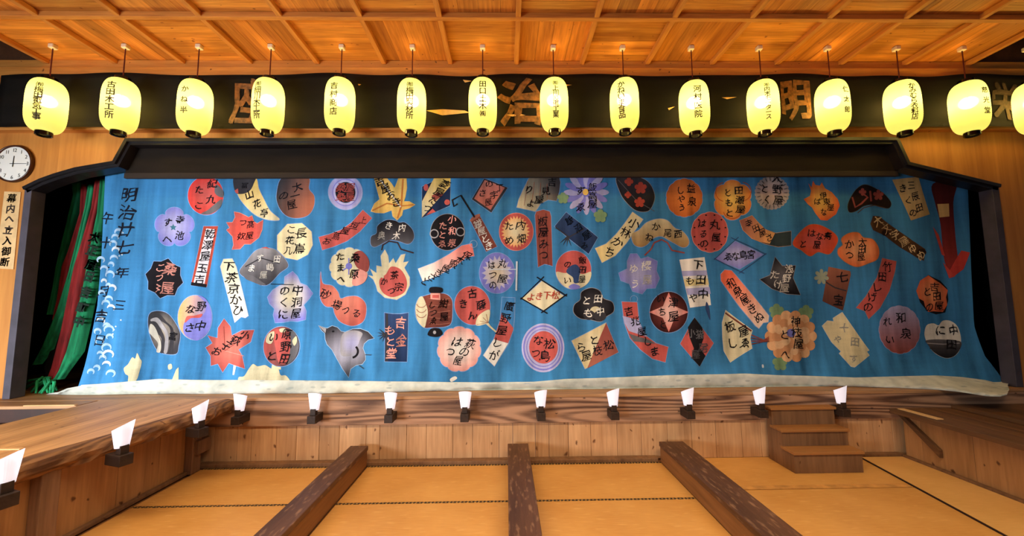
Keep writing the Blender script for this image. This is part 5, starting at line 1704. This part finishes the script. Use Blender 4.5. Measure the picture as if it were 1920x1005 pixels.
M('L', 'white_black_round', 'white and black round crest', ('p', sm([(1060, 490), (1080, 455), (1130, 445), (1170, 460), (1200, 425), (1260, 425), (1320, 470), (1345, 560), (1330, 650), (1270, 705), (1200, 715), (1120, 670), (1075, 600), (1055, 540)]), 'W'), ('p', sm([(1062, 580), (1140, 570), (1250, 575), (1342, 590), (1328, 650), (1270, 703), (1200, 713), (1120, 668), (1078, 610)]), ('l', 'G', 'K', 90)), ('l', [(1070, 600), (1200, 608), (1330, 600)], 8, 'g'), ('l', [(1090, 640), (1200, 645), (1330, 640)], 8, 'd'), ('t', '中田', 1282, 500, 1265, 610, 84, 'K'), ('t', 'に', 1180, 500, 1180, 500, 80, 'K'), halo=None)
M('P', 'red_brush_figure', 'dark red upright brush figure at the right end of the curtain', ('p', sm([(1748, 345), (1790, 340), (1786, 380), (1790, 440), (1796, 500), (1790, 515), (1778, 512), (1768, 480), (1762, 420), (1752, 380)]), ('l', (70, 26, 26), (140, 50, 48), 90)), ('p', [(1756, 383), (1778, 382), (1779, 406), (1760, 408)], (214, 178, 112)), ('p', [(1800, 470), (1814, 474), (1804, 505), (1786, 520), (1776, 514)], (186, 62, 56)), ('p', [(1748, 425), (1758, 440), (1770, 480), (1764, 478)], (186, 70, 62)), ('p', [(1766, 492), (1790, 518), (1778, 522)], (186, 70, 62)), halo=None)

# ------------------------------------------------------------------ bundled striped side curtain, left of the blue one
sc_ = empty('tied_side_curtain', (at_y(95, 712, 4.45).x, 4.45, STAGE_Z), 'bundled green, red and black striped side curtain tied down at the left', 'curtain')
BANDS = [  # left and right outline points of each hanging strip, top to bottom
    ('green_band', M_GREEN, 4.50, [(130, 340, 152), (135, 365, 149), (122, 420, 136), (104, 500, 113), (98, 540, 106), (86, 590, 98)]),
    ('red_band', M_REDBAND, 4.47, [(150, 345, 165), (148, 400, 160), (126, 470, 140), (113, 500, 131), (106, 560, 116), (98, 600, 104)]),
    ('green_band', M_GREEN, 4.44, [(164, 345, 176), (158, 390, 167), (140, 460, 151), (128, 510, 137), (104, 580, 124), (76, 650, 96), (60, 684, 70)]),
    ('black_band', M_BLACKBAND, 4.48, [(160, 340, 178), (150, 420, 160), (136, 500, 142), (118, 590, 128), (80, 690, 96), (90, 715, 96)]),
    ('red_band', M_REDBAND, 4.42, [(176, 335, 192), (170, 390, 181), (158, 430, 172), (134, 500, 159), (124, 550, 148), (110, 620, 134), (92, 690, 116), (84, 712, 104)]),
    ('green_band', M_GREEN, 4.39, [(186, 335, 200), (180, 400, 194), (168, 450, 188), (158, 500, 184), (150, 540, 177), (133, 610, 162), (118, 660, 150), (108, 695, 124), (98, 712, 112)])]
for nm, mm, Y, rows in BANDS:
    bm = bmesh.new()
    g = []
    rr = []
    for (a, b) in zip(rows, rows[1:]):
        for k in range(5):
            rr.append(tuple(p + (q - p) * k / 5 for p, q in zip(a, b)))
    rr.append(rows[-1])
    for (xa, y, xb) in rr:
        ring = []
        for k in range(9):
            f = k / 8
            p = at_y(xa + (xb - xa) * f, y, Y)
            p.y = Y + 0.018 * cos(f * 4 * pi) + 0.03 * (f - .5) ** 2 * 4
            ring.append(bm.verts.new(p))
        g.append(ring)
    for a, b in zip(g, g[1:]):
        for k in range(8):
            bm.faces.new((a[k], a[k + 1], b[k + 1], b[k]))
    bmesh.ops.solidify(bm, geom=bm.faces[:], thickness=0.006)
    o = part(nm, bm, mm, sc_, smooth=True)
    if rows[0][0] == 186:
        o['label'] = 'green band with black printed characters'
        bm = bmesh.new()
        its = []
        for ch, px, py in (('大', 177, 445), ('正', 172, 470), ('屋', 170, 497), ('日', 167, 519), ('吉', 160, 548), ('町', 154, 578), ('中', 148, 603)):
            p = at_y(px, py, Y - 0.03)
            its.append((ch, p.x, p.z, 0.13, -0.25, 0))
        flat_text(bm, its, lambda x, z: (x, Y - 0.03, z), 0.04)
        part('printed_characters', bm, M_BLACKMARK, sc_, parent=o)
bm = bmesh.new()
random.seed(5)
for k in range(26):             # knotted green tie cord with loose ends on the stage
    a = at_y(random.uniform(80, 104), random.uniform(706, 716), 4.40)
    e = at_z(random.uniform(58, 110), random.uniform(722, 738), STAGE_Z + 0.012)
    e.y = min(max(e.y, 4.26), 4.5)
    m_ = a.lerp(e, 0.5) + Vector((random.uniform(-.05, .05), 0, random.uniform(0.0, 0.05)))
    tube(bm, [a, m_, e], [0.012, 0.014, 0.008], 6)
part('tie_cord', bm, M_GREEN, sc_, 'knotted green tie at the foot')
